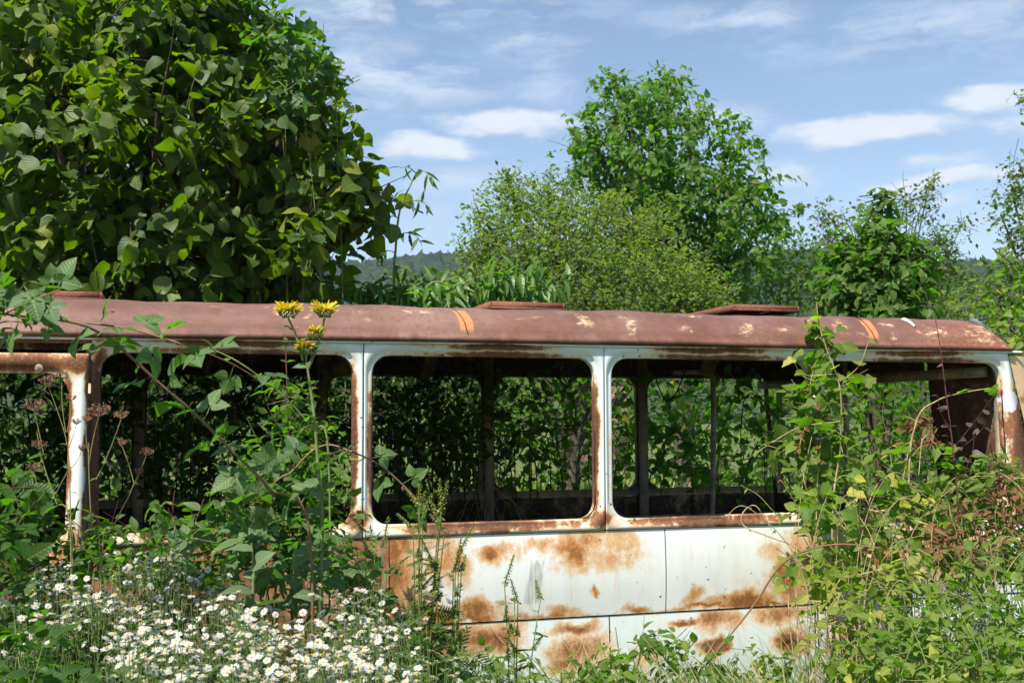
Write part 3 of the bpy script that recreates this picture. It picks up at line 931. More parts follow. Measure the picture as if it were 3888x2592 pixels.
def rounded(q, r, n=7):
    """outline of a quadrilateral (s, z corners, counter-clockwise from lower left) with rounded corners"""
    out = []
    for k in range(4):
        p = np.array(q[k], float)
        a = unit(np.array(q[k - 1]) - p)
        b = unit(np.array(q[(k + 1) % 4]) - p)
        ang = math.acos(np.clip(a @ b, -1, 1))
        d = r / math.tan(ang / 2)
        c = p + unit(a + b) * (r / math.sin(ang / 2))
        s_, e_ = p + a * d - c, p + b * d - c
        a0, a1 = math.atan2(s_[1], s_[0]), math.atan2(e_[1], e_[0])
        while a1 < a0:
            a1 += 2 * PI
        for f in np.linspace(0, 1, n):
            t = a0 + (a1 - a0) * f
            out.append(c + r * np.array((math.cos(t), math.sin(t))))
    # extra points along the straight edges
    full = []
    m_ = len(out)
    for k in range(m_):
        full.append(out[k])
        if k % n == n - 1:
            nx = out[(k + 1) % m_]
            for f in np.linspace(0, 1, 10)[1:-1]:
                full.append(out[k] * (1 - f) + nx * f)
    return np.array(full)


def grow(q, d):
    return [(q[0][0] - d, q[0][1] - d), (q[1][0] + d, q[1][1] - d), (q[2][0] + d, q[2][1] + d), (q[3][0] - d, q[3][1] + d)]


def window_frame(name, outer, hole, r, mats, t0=0.0, sgn=1, parent=None, flange=.05):
    """pressed metal surround: plate, stepped recess round the opening, flange going inwards"""
    rings = [(outer, .004, 0.0, .0), (grow(hole, .030), r + .028, 0.0, 0), (grow(hole, .022), r + .02, .008, 0), (grow(hole, .009), r + .008, .012, 0), (grow(hole, .002), r + .001, .010, 0), (hole, r, .016, 0), (hole, r, flange, 0)]
    mb = M()
    V = []
    for q, rr, t, _ in rings:
        for p in rounded(q, rr):
            V.append((p[0], t0 + sgn * t, p[1]))
    # folded outer edge
    n = len(rounded(outer, .004))
    for p in rounded(outer, .004):
        V.append((p[0], t0 + sgn * .02, p[1]))
    Fq = []
    order = [len(rings)] + list(range(len(rings)))
    for a, b in zip(order[:-1], order[1:]):
        for j in range(n):
            f = (a * n + j, a * n + (j + 1) % n, b * n + (j + 1) % n, b * n + j)
            Fq.append(f if sgn > 0 else f[::-1])
    mb.add(V, Fq)
    o = mb.build(name, mats, parent)
    return o


for i in range(4):
    s0, s1 = S[i] + .0025, S[i + 1] - .0025
    hole = [(s0 + .034, Z_WB), (s1 - .040, Z_WB), (s1 - .040, Z_WT), (s0 + .034, Z_WT)]
    outer = [(s0, Z_SB), (s1, Z_SB), (s1, Z(.322)), (s0, Z(.322))]
    if i == 3:
        hole[1] = (s1 - .012, Z_WB)
        outer[1] = (s1 + .16, Z_SB)
        outer[2] = (s1 - .005, Z(.322))
    fr = window_frame('window_frame', outer, hole, .072, m_frame, parent=bus)
    ol = rounded(grow(hole, -.001), .071)
    nn = len(ol)
    for (a0, a1) in (((2, 9), (30, 41), (50, 58)), ((16, 27), (44, 62)), ((0, 12), (36, 47), (56, 60)), ((20, 30), (40, 52)))[i]:
        mb = M()
        mb.tube([(ol[q % nn][0] + .0012 * math.sin(q * 2.3), .014 + .002 * math.sin(q * 1.7), ol[q % nn][1] + .001 * math.cos(q * 3.1)) for q in range(a0, a1)], [.0034 + .0012 * math.sin(q * 1.9) for q in range(a0, a1)], 5)
        mb.build('rubber_seal', rubber_gap, fr)
# structural posts behind the frames, near side
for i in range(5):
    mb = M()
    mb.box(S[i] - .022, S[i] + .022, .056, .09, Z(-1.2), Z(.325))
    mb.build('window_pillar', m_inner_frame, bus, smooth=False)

# wall sheets under the windows: upper row and lower row, with gaps between sheets


def sheet(s0, s1, z0, z1, mat, seed, t=.006, label=None):
    mb = M()
    us = np.linspace(s0, s1, max(4, int((s1 - s0) / .05)))
    vs = np.linspace(z0, z1, 9)

    def f(s, z):
        e = min(1, (s - s0) / .1, (s1 - s) / .1) * min(1, (z - z0) / .08, (z1 - z) / .08)
        return (s, t + .004 * e * math.sin(s * 4.3 + seed) * math.cos(z * 7 + seed * 2) - .010 * math.sin(PI * (z - z0) / (z1 - z0)), z)
    mb.grid(f, us, vs, flip=True)
    n = len(us)
    # folded lower and upper edges
    mb.grid(lambda s, t_: (s, t_, z0), us, (t, t + .025))
    o = mb.build('side_panel', mat, bus)
    if label:
        o['label'] = label
    return o


sj = on_side(2527, 2100)[0]
sl_ = on_side(2317, 2450)[0]
sheet(S[0] + .01, -P * .9, Z_JT + .003, Z_SB - .003, m_left, 1, label='rust-brown upper side panel')
sheet(-P * .9 + .004, sj - .002, Z_JT + .003, Z_SB - .003, m_upper, 2, label='white upper side panel with orange rust blotches')
sheet(sj + .002, S[4] + .2, Z_JT + .003, Z_SB - .003, m_upper, 3)
sheet(S[0] + .01, sl_ - 1.5, Z(-1.32), Z_JT - .003, m_left, 4, .011)
sheet(sl_ - 1.496, sl_ - .002, Z(-1.32), Z_JT - .003, m_lower, 5, .011)
sheet(sl_ + .003, S[4] + .25, Z(-1.32), Z_JT - .003, m_lower, 6, .011)
# backing strips seen through the joints
mb = M()
mb.box(S[0], S[4] + .1, .05, .056, Z_SB - .02, Z_SB + .02)
mb.box(S[0], S[4] + .1, .04, .048, Z_JT - .02, Z_JT + .02)
mb.box(sj - .02, sj + .02, .03, .036, Z_JT + .02, Z_SB - .02)
mb.box(sl_ - .02, sl_ + .02, .03, .036, Z(-1.3), Z_JT - .02)
mb.build('joint_strip', rubber_gap, bus, smooth=False)
# cant rail inside and wall inside, both sides
mb = M()
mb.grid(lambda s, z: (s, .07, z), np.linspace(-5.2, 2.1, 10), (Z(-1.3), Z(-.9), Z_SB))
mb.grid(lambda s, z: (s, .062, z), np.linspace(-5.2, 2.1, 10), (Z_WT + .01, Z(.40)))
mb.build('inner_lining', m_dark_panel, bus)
# far side
SO = .139
SF_ = [SO + k * P for k in range(-5, 3)]
for i in range(7):
    s0, s1 = SF_[i] + .0025, SF_[i + 1] - .0025
    if s1 > 2.3:
        s1 = 2.25
    hole = [(s0 + .038, Z(-.452)), (s1 - .038, Z(-.452)), (s1 - .038, Z(.27)), (s0 + .038, Z(.27))]
    outer = [(s0, Z(-.50)), (s1, Z(-.50)), (s1, Z(.322)), (s0, Z(.322))]
    window_frame('far_window_frame', outer, hole, .085, m_inner_frame, t0=BW, sgn=-1, parent=bus)
for i in range(7):
    mb = M()
    mb.box(SF_[i] - .03, SF_[i] + .03, BW - .075, BW - .051, Z(-1.2), Z(.40))
    mb.build('far_pillar', m_inner_frame, bus, smooth=False)
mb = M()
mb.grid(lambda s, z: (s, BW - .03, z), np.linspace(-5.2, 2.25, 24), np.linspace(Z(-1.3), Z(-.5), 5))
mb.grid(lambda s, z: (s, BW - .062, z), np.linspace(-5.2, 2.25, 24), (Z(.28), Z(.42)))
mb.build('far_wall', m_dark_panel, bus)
mb = M()
mb.grid(lambda s, t: (s, t, Z(-.98)), np.linspace(-5.2, 2.3, 12), np.linspace(.08, BW - .04, 6))
mb.build('floor', m_dark_panel, bus)
# ceiling ribs
for k in range(-5, 2):
    mb = M()
    V = [(t, z - .02) for t, z in PROF[8:-8]]
    mb.tube([(k * P + .07, t, Z(z)) for t, z in V], .018, 4)
    mb.build('roof_rib', m_dark_panel, bus)
# rear wall (beyond the left edge)
mb = M()
mb.grid(lambda t, z: (-5.2, t, z), np.linspace(0, BW, 6), np.linspace(Z(-1.3), Z(.4), 5))
mb.build('rear_wall', m_lower, bus)
# front end: bulkhead with windscreen opening behind the last window
mb = M()
for (ta, tb, za, zb_) in ((.07, .60, Z(-1.3), Z(.345)), (.62, BW - .12, Z(-1.3), Z(-.5)), (.62, BW - .12, Z(.20), Z(.37)), (BW - .12, BW - .06, Z(-1.3), Z(.34))):
    mb.grid(lambda t, z: (2.07 + .14 * max(0, (Z(.3) - z)) * .6, t, z), np.linspace(ta, tb, 5), np.linspace(za, zb_, 5))
m_bulk = rusty('bulkhead_shaded_paint', (0.1, 0.05, 0.035), .6, (), rust=((0.03, 0.013, 0.01), (0.07, 0.027, 0.018), (0.12, 0.05, 0.03)), seed=17)  # bulkhead colours darkened to stand in for the shade on it
mb.build('front_wall', m_bulk, bus)
mb = M()
mb.box(2.01, 2.06, .1, BW - .1, Z(.20), Z(.25))
mb.build('windscreen_header', m_inner_frame, bus, smooth=False)


# front corner skin: follows the slanting joint and turns round to the front
def corner(u, z):
    sj_ = 2.105 + .22 * max(0, Z(.29) - z) * (1 + .1 * z)
    a = u * PI / 2
    return (sj_ + .22 * math.sin(a), .004 + .22 * (1 - math.cos(a)), z)


mb = M()
mb.grid(corner, np.linspace(0, 1, 8), np.linspace(Z(-1.32), Z(.30), 16), flip=True)
m_corner = rusty('corner_paint', (0.60, 0.50, 0.38), .36, [(2.25, Z(.1), .06, .12, .5), (2.3, Z(-.35), .2, .2, .8)], seed=31, streak=.15)
mb.build('corner_panel', m_corner, bus)
mb = M()
mb.grid(lambda t, z: (corner(1, z)[0] + .05 * math.sin(PI * (t - .224) / (BW - .448)), t, z), np.linspace(.226, BW - .224, 14), np.linspace(Z(-1.32), Z(-.5), 8), flip=True)
mb.build('front_panel', m_corner, bus)
# cables and a torn strip of lining hanging from the ceiling
for (s_, t_, L_, w_) in ((-.62, 1.5, .34, .2), (-.05, 1.9, .26, -.15), (.72, 1.2, .30, .22), (-1.5, 1.7, .4, .18)):
    mb = M()
    mb.tube(spline([(s_, t_, Z(.47)), (s_ + w_ * .3, t_, Z(.47 - L_)), (s_ + w_ * .8, t_ + .05, Z(.47 - L_ * 1.15)), (s_ + w_ * 1.6, t_ + .1, Z(.46))], 18), .004, 5)
    mb.build('hanging_cable', rubber_gap, bus)
for (s_, t_, wd, L_) in ((-.35, 2.1, .09, .24), (1.25, 1.6, .12, .2)):
    mb = M()
    mb.grid(lambda a, q: (s_ + a * wd * (1 - .4 * q) + .03 * math.sin(q * 4), t_ + .05 * math.sin(q * 3 + a), Z(.47) - q * L_), np.linspace(0, 1, 4), np.linspace(0, 1, 8))
    mb.build('torn_lining', m_inner_frame, bus)
# grab rails inside
for (px, t_, p0, p1, b) in ((2710, 1.9, Z(-.6), Z(.29), 1), (3214, 1.3, Z(-.9), Z(.22), 0)):
    s_, _ = on_side(px, 1600, t_)
    mb = M()
    pts = [(s_ - .02, t_, p0), (s_ - .005, t_, Z(-.2)), (s_, t_, p1 - .08), (s_ - .02 * b, t_, p1 - .02), (s_ - .08 * b, t_, p1)] + ([(s_ - .28, t_, p1 - .005)] if b else [(s_, t_, Z(.45))])
    mb.tube(spline(pts, 18), .017, 8)
    mb.build('grab_rail', plain('rail_paint', (0.36, 0.34, 0.29), (0.2, 0.16, 0.12), .7, 20), bus)

# the door at the left, a little sprung out of its opening
m_door = rusty('door_paint', (0.70, 0.735, 0.715), .07, [(on_side(80, 1375)[0], on_side(80, 1375)[1], .40, .055, .95), (on_side(60, 2100)[0], on_side(60, 2100)[1], .26, .16, 1.2), (on_side(260, 1650)[0] - .01, Z(-.1), .018, .34, 1.4), (on_side(330, 1650)[0] + .004, Z(-.1), .016, .4, 1.5), (on_side(300, 1420)[0], Z(.2), .05, .03, .8), (on_side(150, 2080)[0], on_side(150, 2250)[1], .5, .16, 1.2)], seed=41, chips=.3, soft=.14, drift=.25, warpk=.3)
sR, zT = on_side(338, 1342, -.03)
_, zH = on_side(200, 1417, -.03)
sRb, _ = on_side(322, 1900, -.03)
outer = [(sR - .80, Z(-.62)), (sRb - .005, Z(-.62)), (sR, zT), (sR - .80, zT)]
hs = on_side(262, 1600, -.03)[0]
hole = [(sR - .72, Z(-.47)), (on_side(247, 1896, -.03)[0], Z(-.47)), (hs, zH), (sR - .72, zH)]
door = window_frame('door', outer, hole, .085, m_door, t0=-.03, parent=bus, flange=.045)
mb = M()
mb.grid(lambda s, z: (s, -.022 - .012 * math.sin(PI * (z - Z(-1.25)) / .6), z), np.linspace(sR - .80, sRb - .006, 12), np.linspace(Z(-1.25), Z(-.624), 8), flip=True)
mb.build('door_panel', m_door, door)
px_, pz_ = on_side(146, 1396, -.045)
mb = M()
mb.tube([(px_, -.0295, pz_), (px_, -.033, pz_)], .015, 12)
V = [(px_ + .015 * math.cos(a) * k, -.033 - .004 * (1 - k), pz_ + .015 * math.sin(a) * k) for k in (1, .5, .01) for a in np.linspace(0, 2 * PI, 11)[:-1]]
mb.add(V, [(i * 10 + j, (i + 1) * 10 + j, (i + 1) * 10 + (j + 1) % 10, i * 10 + (j + 1) % 10) for i in range(2) for j in range(10)])
mb.build('door_knob', plain('white_knob', (0.45, 0.44, 0.40), (0.22, 0.13, 0.08), .7, 45), door)
# wall above and left of the door
mb = M()
mb.grid(lambda s, z: (s, .004, z), np.linspace(-5.2, S[0] - .003, 30), (zT + .04, Z(.322)), flip=True)
mb.grid(lambda s, z: (s, .012, z), np.linspace(-5.2, sR - .83, 30), np.linspace(Z(-1.3), zT + .035, 6), flip=True)
mb.build('door_header', m_hatch, bus)

# a strip of broken plastic lying on the roof
s0, z0 = on_side(3434, 1222, .13)
s1, z1 = on_side(3476, 1270, .03)
strip = thing('plastic_strip', tuple(bus_pt(s0, .13, z0)), 'pale translucent plastic strip lying slanted on the rusty roof', 'strip', None, TH)
mb = M()
V = []
z0 = roof_z(s0, .13)
strip.location = tuple(bus_pt(s0, .13, z0))
for k, f in enumerate(np.linspace(0, 1, 7)):
    wd = .021 * (1 - .72 * f)
    for o_ in (-1, -.3, .3, 1):
        ds, tt = (s1 - s0) * f + wd * o_, .13 - .10 * f
        V.append((ds, tt - .13, roof_z(s0 + ds, tt) - z0 + (.011 if abs(o_) < .5 else .005)))
mb.add(V, [(i * 4 + j, i * 4 + j + 1, (i + 1) * 4 + j + 1, (i + 1) * 4 + j) for i in range(6) for j in range(3)])
mb.build('strip_sheet', plain('pale_plastic', (0.52, 0.58, 0.54), (0.42, 0.47, 0.44), .3, 30, .5), strip)

# ------------------------------------------------------------------ trees behind the bus
def gbase(px, Y):
    x = at(px, 1500, Y)[0]
    return (x, Y, gz(x, Y))


# big hazel at the left, its boughs hanging over the bus roof
hz = [cl(150, 150, 330, 8.6, 1.0), cl(560, 120, 330, 8.4, 1.0), cl(800, 120, 240, 8.6, .9), cl(780, -80, 220, 8.8, .9), cl(1010, 330, 180, 8.5, .8), cl(1160, 430, 140, 8.6, .6), cl(1210, 600, 170, 8.4, .7), cl(1330, 570, 75, 8.4, .3), cl(1340, 680, 80, 8.3, .3), cl(1290, 800, 150, 8.3, .6), cl(1390, 860, 75, 8.3, .3), cl(1180, 900, 190, 8.2, .7),
      cl(200, 560, 330, 8.2, .9), cl(600, 520, 330, 8.0, .9), cl(900, 640, 280, 8.1, .9), cl(250, 900, 300, 8.3, .8), cl(640, 900, 300, 8.2, .8), cl(950, 950, 230, 8.3, .7), cl(1130, 1050, 180, 8.6, .7), cl(100, 1040, 250, 8.6, .7), cl(500, 1080, 230, 8.6, .6), cl(850, 1110, 180, 8.6, .5),
      cl(-250, 300, 380, 8.8, 1.1), cl(-250, 800, 380, 8.8, 1.1), cl(100, -350, 420, 9.2, 1.2), cl(600, -350, 380, 9.2, 1.2), cl(-300, -200, 400, 9.4, 1.2), cl(300, 450, 420, 9.8, .8), cl(800, 450, 380, 9.8, .8), cl(400, 950, 420, 9.8, .7), cl(100, 200, 420, 10.6, .6), cl(700, 200, 420, 10.6, .6), cl(1000, 800, 330, 10.2, .6), cl(1050, 450, 280, 10.2, .6), cl(300, 700, 430, 10.8, .6), cl(750, 750, 420, 10.8, .6), cl(850, 1050, 250, 9.6, .5), cl(300, 1080, 300, 9.8, .5)]
plant('hazel_tree', 'large dark hazel tree with broad leaves overhanging the left half of the bus roof', 'tree', gbase(520, 9.4), hz, T_HAZEL, .128, 235, L_HAZEL, bark, seed=11, trunk_r=.14, twig=.5, per=8, lit=.15, upw=1.0, outw=.4, rw=.5, droop=.45, gap=.75, gapf=3.4, shell=.5, rag=.1, jit=.45, twig_r=.0045, fork=.3)

# climbing hop over the outer edge of the hazel
hp = [cl(1080, 160, 110, 7.9, .3), cl(1200, 230, 90, 7.9, .3), cl(1270, 300, 70, 7.9, .25), cl(1040, 60, 80, 8.0, .3), cl(1130, 320, 90, 7.8, .25)]
plant('hop_vine', 'lobed hop leaves climbing over the upper right edge of the hazel', 'climbing plant', gbase(1200, 8.2), hp, T_HOP, .10, 420, L_BRAM, green_stem, seed=12, trunk_r=.006, stems=3, twig=.2, per=4, gap=.2, twig_r=.003)

# walnut in the middle distance
wn_ = [cl(2320, 300, 55, 17, .5), cl(2350, 420, 120, 17, .9), cl(2540, 330, 85, 17.3, .7), cl(2480, 430, 130, 17, 1), cl(2220, 510, 110, 16.8, .8), cl(2400, 580, 190, 16.8, 1.2), cl(2640, 470, 120, 17.3, .9), cl(2620, 640, 190, 17, 1.2), cl(2780, 560, 110, 17.2, .8),
       cl(2850, 700, 110, 17, .9), cl(2760, 780, 170, 16.7, 1.1), cl(2920, 840, 90, 16.8, .7), cl(2600, 850, 180, 17, 1.2), cl(2800, 940, 150, 16.8, 1.1), cl(2450, 760, 170, 17.3, 1.1), cl(2200, 620, 90, 17, .7), cl(2760, 1060, 130, 17, 1), cl(2630, 1020, 150, 17.2, 1), cl(2340, 680, 150, 17.4, 1)]
plant('walnut_tree', 'tall bright green walnut tree with two peaks rising against the sky', 'tree', gbase(2600, 17.2), wn_, [T_LANCE[1], T_OVATE[1], T_OVATE[2]], .125, 235, L_WALNUT, grey_twig, seed=21, trunk_r=.16, twig=.42, per=8, upw=.7, outw=.6, rw=.6, droop=.5, gap=.5, gapf=2.6, shell=.35, rag=.2, jit=.45, twig_r=.005, fork=.45, twig_share=.12)

# feathery plum, left of the walnut
pl_ = [cl(1930, 680, 60, 12.5, .35), cl(1950, 780, 110, 12.5, .6), cl(2080, 740, 90, 12.6, .6), cl(1850, 880, 110, 12.3, .6), cl(2120, 850, 160, 12.3, .9), cl(2290, 800, 110, 12.6, .7), cl(2380, 900, 150, 12.4, .8), cl(2200, 1000, 190, 12.0, .9), cl(1980, 960, 140, 12.1, .8), cl(1800, 990, 90, 12.3, .5),
       cl(1900, 1090, 120, 12, .7), cl(2420, 1060, 170, 12.0, .9), cl(2080, 1130, 140, 11.8, .7), cl(2580, 1020, 110, 12.5, .7), cl(2600, 1120, 120, 12.2, .7), cl(2300, 1160, 140, 11.8, .7), cl(1750, 1070, 60, 12.2, .4), cl(2480, 850, 90, 12.8, .6), cl(2700, 1140, 90, 12.4, .6)]
plant('plum_tree', 'round feathery olive-green plum tree standing left of and before the walnut', 'tree', gbase(2160, 12.4), pl_, T_TINY, .058, 900, L_PLUM, grey_twig, seed=31, trunk_r=.10, twig=.34, per=8, upw=.55, outw=.6, rw=.7, droop=.1, gap=.2, gapf=2.4, shell=.4, twig_r=.0045, fork=.35, twig_share=.15, rag=.2)

# hedges filling the ground beyond
def hedge(label, clumps, Yb, pxb, seed, mat=None, T=None, size=.06, dens=150, name='hedge_bush', per=6):
    return plant(name, label, 'bush', gbase(pxb, Yb), clumps, T or T_TINY, size, dens, mat or L_HEDGE, grey_twig, seed=seed, trunk_r=.03, stems=4, twig=.4, per=per, upw=.6, outw=.6, rw=.7, gap=.25, gapf=1.6, shell=.5, twig_r=.005, twig_share=.2, crown='foliage', trunk='stems', group='bushes in the thicket behind the bus')


hedge('mid-green hedge bush between the walnut and the dark leafy young tree', [cl(2960, 980, 90, 19, .8), cl(3050, 1000, 110, 19, .9), cl(3110, 950, 60, 19.5, .6), cl(3000, 1090, 150, 18.5, 1), cl(3140, 1080, 110, 18.5, .9), cl(2880, 1110, 130, 18.5, .9)], 19, 3000, 41, size=.11)
hedge('low grey-green bush right of the dark leafy young tree', [cl(3520, 1130, 120, 14, .8), cl(3420, 1120, 120, 14.3, .8), cl(3620, 1150, 120, 14, .8), cl(3560, 1060, 70, 14.5, .5), cl(3480, 1190, 140, 13.6, .8), cl(3650, 1220, 140, 13.6, .8)], 14.2, 3520, 42, L_PLUM, size=.075)
hedge('shaded low bush below the hill, right of the hazel', [cl(1470, 1070, 90, 14, .6), cl(1560, 1090, 100, 14, .6), cl(1680, 1100, 110, 14, .7), cl(1500, 1150, 120, 13.6, .7), cl(1650, 1170, 130, 13.6, .7)], 14, 1570, 43, L_PLUM, size=.075)
hedge('distant broad bush glimpsed through the second window from the left', [cl(1500, 1480, 240, 15, 1.2), cl(1850, 1420, 230, 15, 1.2), cl(2150, 1480, 240, 15, 1.2), cl(1700, 1680, 260, 14.5, 1.2), cl(2100, 1680, 260, 14.5, 1.2)], 15, 1800, 44, L_BRIGHT, size=.12, dens=110)
hedge('bright bush glimpsed through the third window from the left', [cl(2450, 1480, 230, 13.5, 1.1), cl(2750, 1460, 230, 13.5, 1.1), cl(2950, 1560, 200, 13.5, 1.1), cl(2600, 1660, 240, 13, 1.1), cl(2900, 1700, 240, 13, 1.1)], 13.5, 2700, 45, L_BRIGHT, size=.11, dens=120)
hedge('mid-green bush glimpsed through the window nearest the bus front', [cl(3250, 1450, 230, 12, 1), cl(3500, 1480, 220, 12, 1), cl(3300, 1680, 240, 12, 1), cl(3550, 1700, 240, 12, 1)], 12, 3400, 46, L_WEED, T=T_OVATE, size=.10, dens=130)
hedge('shaded bush glimpsed through the leftmost windows', [cl(100, 1500, 260, 12, 1), cl(500, 1480, 260, 12, 1), cl(900, 1480, 260, 12, 1), cl(1200, 1500, 240, 12, 1), cl(300, 1720, 280, 12, 1), cl(800, 1720, 280, 12, 1), cl(1200, 1720, 260, 12, 1)], 12, 650, 47, L_WEED, T=T_OVATE, size=.10, dens=110)
hedge('far thin hedge below the right-hand hill', [cl(3300, 1060, 120, 30, 1.6), cl(3550, 1090, 140, 30, 1.6), cl(3800, 1080, 150, 30, 1.6), cl(4050, 1080, 150, 30, 1.6), cl(3050, 1080, 130, 30, 1.6)], 30, 3500, 48, size=.2, dens=60)

hedge('dark shaded bush under the hazel, seen through the first full window', [cl(500, 1480, 220, 8.6, .5), cl(850, 1450, 220, 8.6, .5), cl(1180, 1480, 200, 8.6, .5), cl(650, 1700, 220, 8.5, .5), cl(1050, 1700, 220, 8.5, .5), cl(200, 1500, 200, 8.6, .5), cl(250, 1750, 220, 8.5, .5)], 8.6, 700, 52, L_SHADE, T_OVATE, .11, 150)  # bush added to block the bright background; shade is in its leaf colour
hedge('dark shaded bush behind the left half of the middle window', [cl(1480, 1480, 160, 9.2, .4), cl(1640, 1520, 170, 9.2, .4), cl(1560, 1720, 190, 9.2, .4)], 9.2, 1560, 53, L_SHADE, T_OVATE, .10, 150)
# dark leafy young tree behind the right half of the roof
dk = [cl(3350, 745, 20, 9.2, .06), cl(3345, 800, 32, 9.2, .1), cl(3335, 870, 55, 9.2, .18), cl(3330, 930, 110, 9.1, .3), cl(3230, 960, 90, 9.1, .3), cl(3430, 990, 110, 9.1, .3), cl(3300, 1050, 160, 9, .4), cl(3200, 1090, 100, 9, .3), cl(3450, 1080, 100, 9.1, .3), cl(3340, 1150, 150, 9, .4), cl(3220, 1180, 90, 9, .3), cl(3500, 1020, 60, 9.2, .2)]
plant('leafy_sapling', 'dense dark green young tree with a pointed top behind the right part of the roof', 'tree', gbase(3330, 9.2), dk, T_OVATE, .095, 1000, L_WEED, twig_m, seed=51, trunk_r=.05, twig=.24, per=6, upw=.75, outw=.6, rw=.45, droop=.4, gap=.25, gapf=4, shell=.5, twig_r=.004)

# thin sparse tree behind it
sp_ = [cl(3120, 800, 50, 14, .3), cl(3200, 830, 55, 14, .3), cl(3160, 890, 60, 14, .3), cl(3280, 800, 45, 14, .3), cl(3440, 760, 60, 14, .35), cl(3520, 740, 50, 14, .3), cl(3540, 690, 28, 14, .2), cl(3470, 850, 80, 14, .4), cl(3560, 900, 70, 14, .4), cl(3660, 850, 40, 14, .25), cl(3600, 960, 70, 14, .4), cl(3420, 950, 110, 14, .5), cl(3620, 1040, 60, 14, .4)]
plant('apple_tree', 'sparse grey-green old apple tree with thin twigs behind the dark leafy young tree', 'tree', gbase(3450, 14), sp_, T_SMALL, .066, 620, L_SPARSE, grey_twig, seed=61, trunk_r=.028, twig=.3, per=5, gap=.35, shell=.3, twig_r=.0025, fork=.55, twig_share=.2, rw=.7)

# tree at the right edge, with a twig reaching in high up
rt = [cl(3870, 640, 55, 12.5, .3), cl(3840, 740, 70, 12.5, .4), cl(3800, 830, 60, 12.5, .35), cl(3890, 860, 90, 12.4, .4), cl(3960, 720, 120, 12.8, .6), cl(3980, 950, 150, 12.6, .6), cl(4150, 700, 260, 13, 1), cl(4200, 1000, 260, 13, 1), cl(3905, 360, 32, 12.5, .2), cl(4020, 320, 90, 12.8, .4), cl(4180, 400, 200, 13, .8)]
plant('roadside_tree', 'pale small-leaved tree cut off by the right edge of the view', 'tree', gbase(4080, 13), rt, T_SMALL, .075, 480, L_SPARSE, grey_twig, seed=71, trunk_r=.05, twig=.32, per=6, gap=.3, shell=.35, twig_r=.0025, fork=.5, twig_share=.15, rw=.65)
hedge('bright leafy bush at the right edge beside the bus front', [cl(3840, 1020, 80, 9.5, .4), cl(3780, 1110, 90, 9.5, .4), cl(3880, 1140, 110, 9.3, .4), cl(3830, 1230, 120, 9, .4), cl(3960, 1050, 140, 9.5, .5), cl(3900, 1350, 150, 9, .5), cl(4050, 1250, 200, 9, .6)], 9.3, 3900, 49, L_HOP, T=T_OVATE, size=.075, dens=300)

# arching long-leaved shrub between roof and plum, and the slender sapling beside the hazel
rs = np.random.RandomState(81)
b = gbase(1720, 8.9)
t = thing('elder_shrub', b, 'shrub of long narrow drooping bright leaves just behind the middle of the roof', 'shrub')
wd, lv = M(), M()
o = np.array(b)
for pts in [((1380, 1190), (1480, 1100), (1600, 1075)), ((1500, 1190), (1620, 1090), (1780, 1040)), ((1600, 1200), (1750, 1080), (1920, 1020)), ((1700, 1200), (1850, 1090), (2050, 1010)), ((1800, 1200), (1980, 1100), (2170, 1060)),
            ((1650, 1190), (1700, 1100), (1800, 1075)), ((1420, 1190), (1430, 1120), (1475, 1085)), ((1950, 1200), (2030, 1110), (2130, 1085)), ((1550, 1190), (1560, 1110), (1630, 1060)), ((1850, 1180), (1900, 1060), (1965, 1005)),
            ((1750, 1210), (1780, 1130), (1860, 1110)), ((1480, 1210), (1540, 1130), (1640, 1120)), ((1900, 1210), (1960, 1140), (2060, 1125)), ((1600, 1210), (1680, 1140), (1760, 1140))]:
    Y = 8.3 + rs.uniform(-.2, .3)
    q = [np.array((rs.normal() * .1, rs.normal() * .1, 0))] + [at(px, py, Y) - o for px, py in pts]
    leafy_path(wd, lv, spline(q, 26), .010, .003, T_LANCE, .21, .036, rs, 'opp', .55, 1.3, .75, .25, None, .5)
wd.build('stems', green_stem, t)
lv.build('foliage', L_PEACH, t)

b = gbase(1500, 8.3)
t = thing('slender_sapling', b, 'single thin sapling with drooping pointed leaves against the sky beside the hazel', 'sapling')
wd, lv = M(), M()
o = np.array(b)
main = spline([(0, 0, 0), at(1496, 1140, 8.3) - o, at(1502, 950, 8.3) - o, at(1518, 800, 8.3) - o, at(1560, 700, 8.3) - o, at(1590, 640, 8.3) - o], 26)
wd.tube(main, np.linspace(.012, .004, 26), 6)
for (p0, p1, p2) in [((1590, 645), (1610, 640), (1640, 680)), ((1580, 660), (1550, 620), (1520, 640)), ((1530, 770), (1580, 745), (1635, 790)), ((1515, 830), (1470, 800), (1440, 860)), ((1525, 775), (1490, 730), (1460, 740)), ((1500, 900), (1560, 860), (1600, 920)), ((1500, 960), (1450, 930), (1430, 1000)), ((1497, 1010), (1545, 1000), (1570, 1050)), ((1496, 1060), (1460, 1040), (1420, 1090)), ((1496, 1110), (1540, 1100), (1590, 1160))]:
    leafy_path(wd, lv, bez(at(*p0, 8.3) - o, at(*p1, 8.25) - o, at(*p2, 8.2) - o, 8), .004, .0015, T_LANCE, .15, .032, rs, 'alt', .25, 1.2, .8, .3, None, .8)
wd.build('stem', green_stem, t)
lv.build('foliage', L_DARK, t)


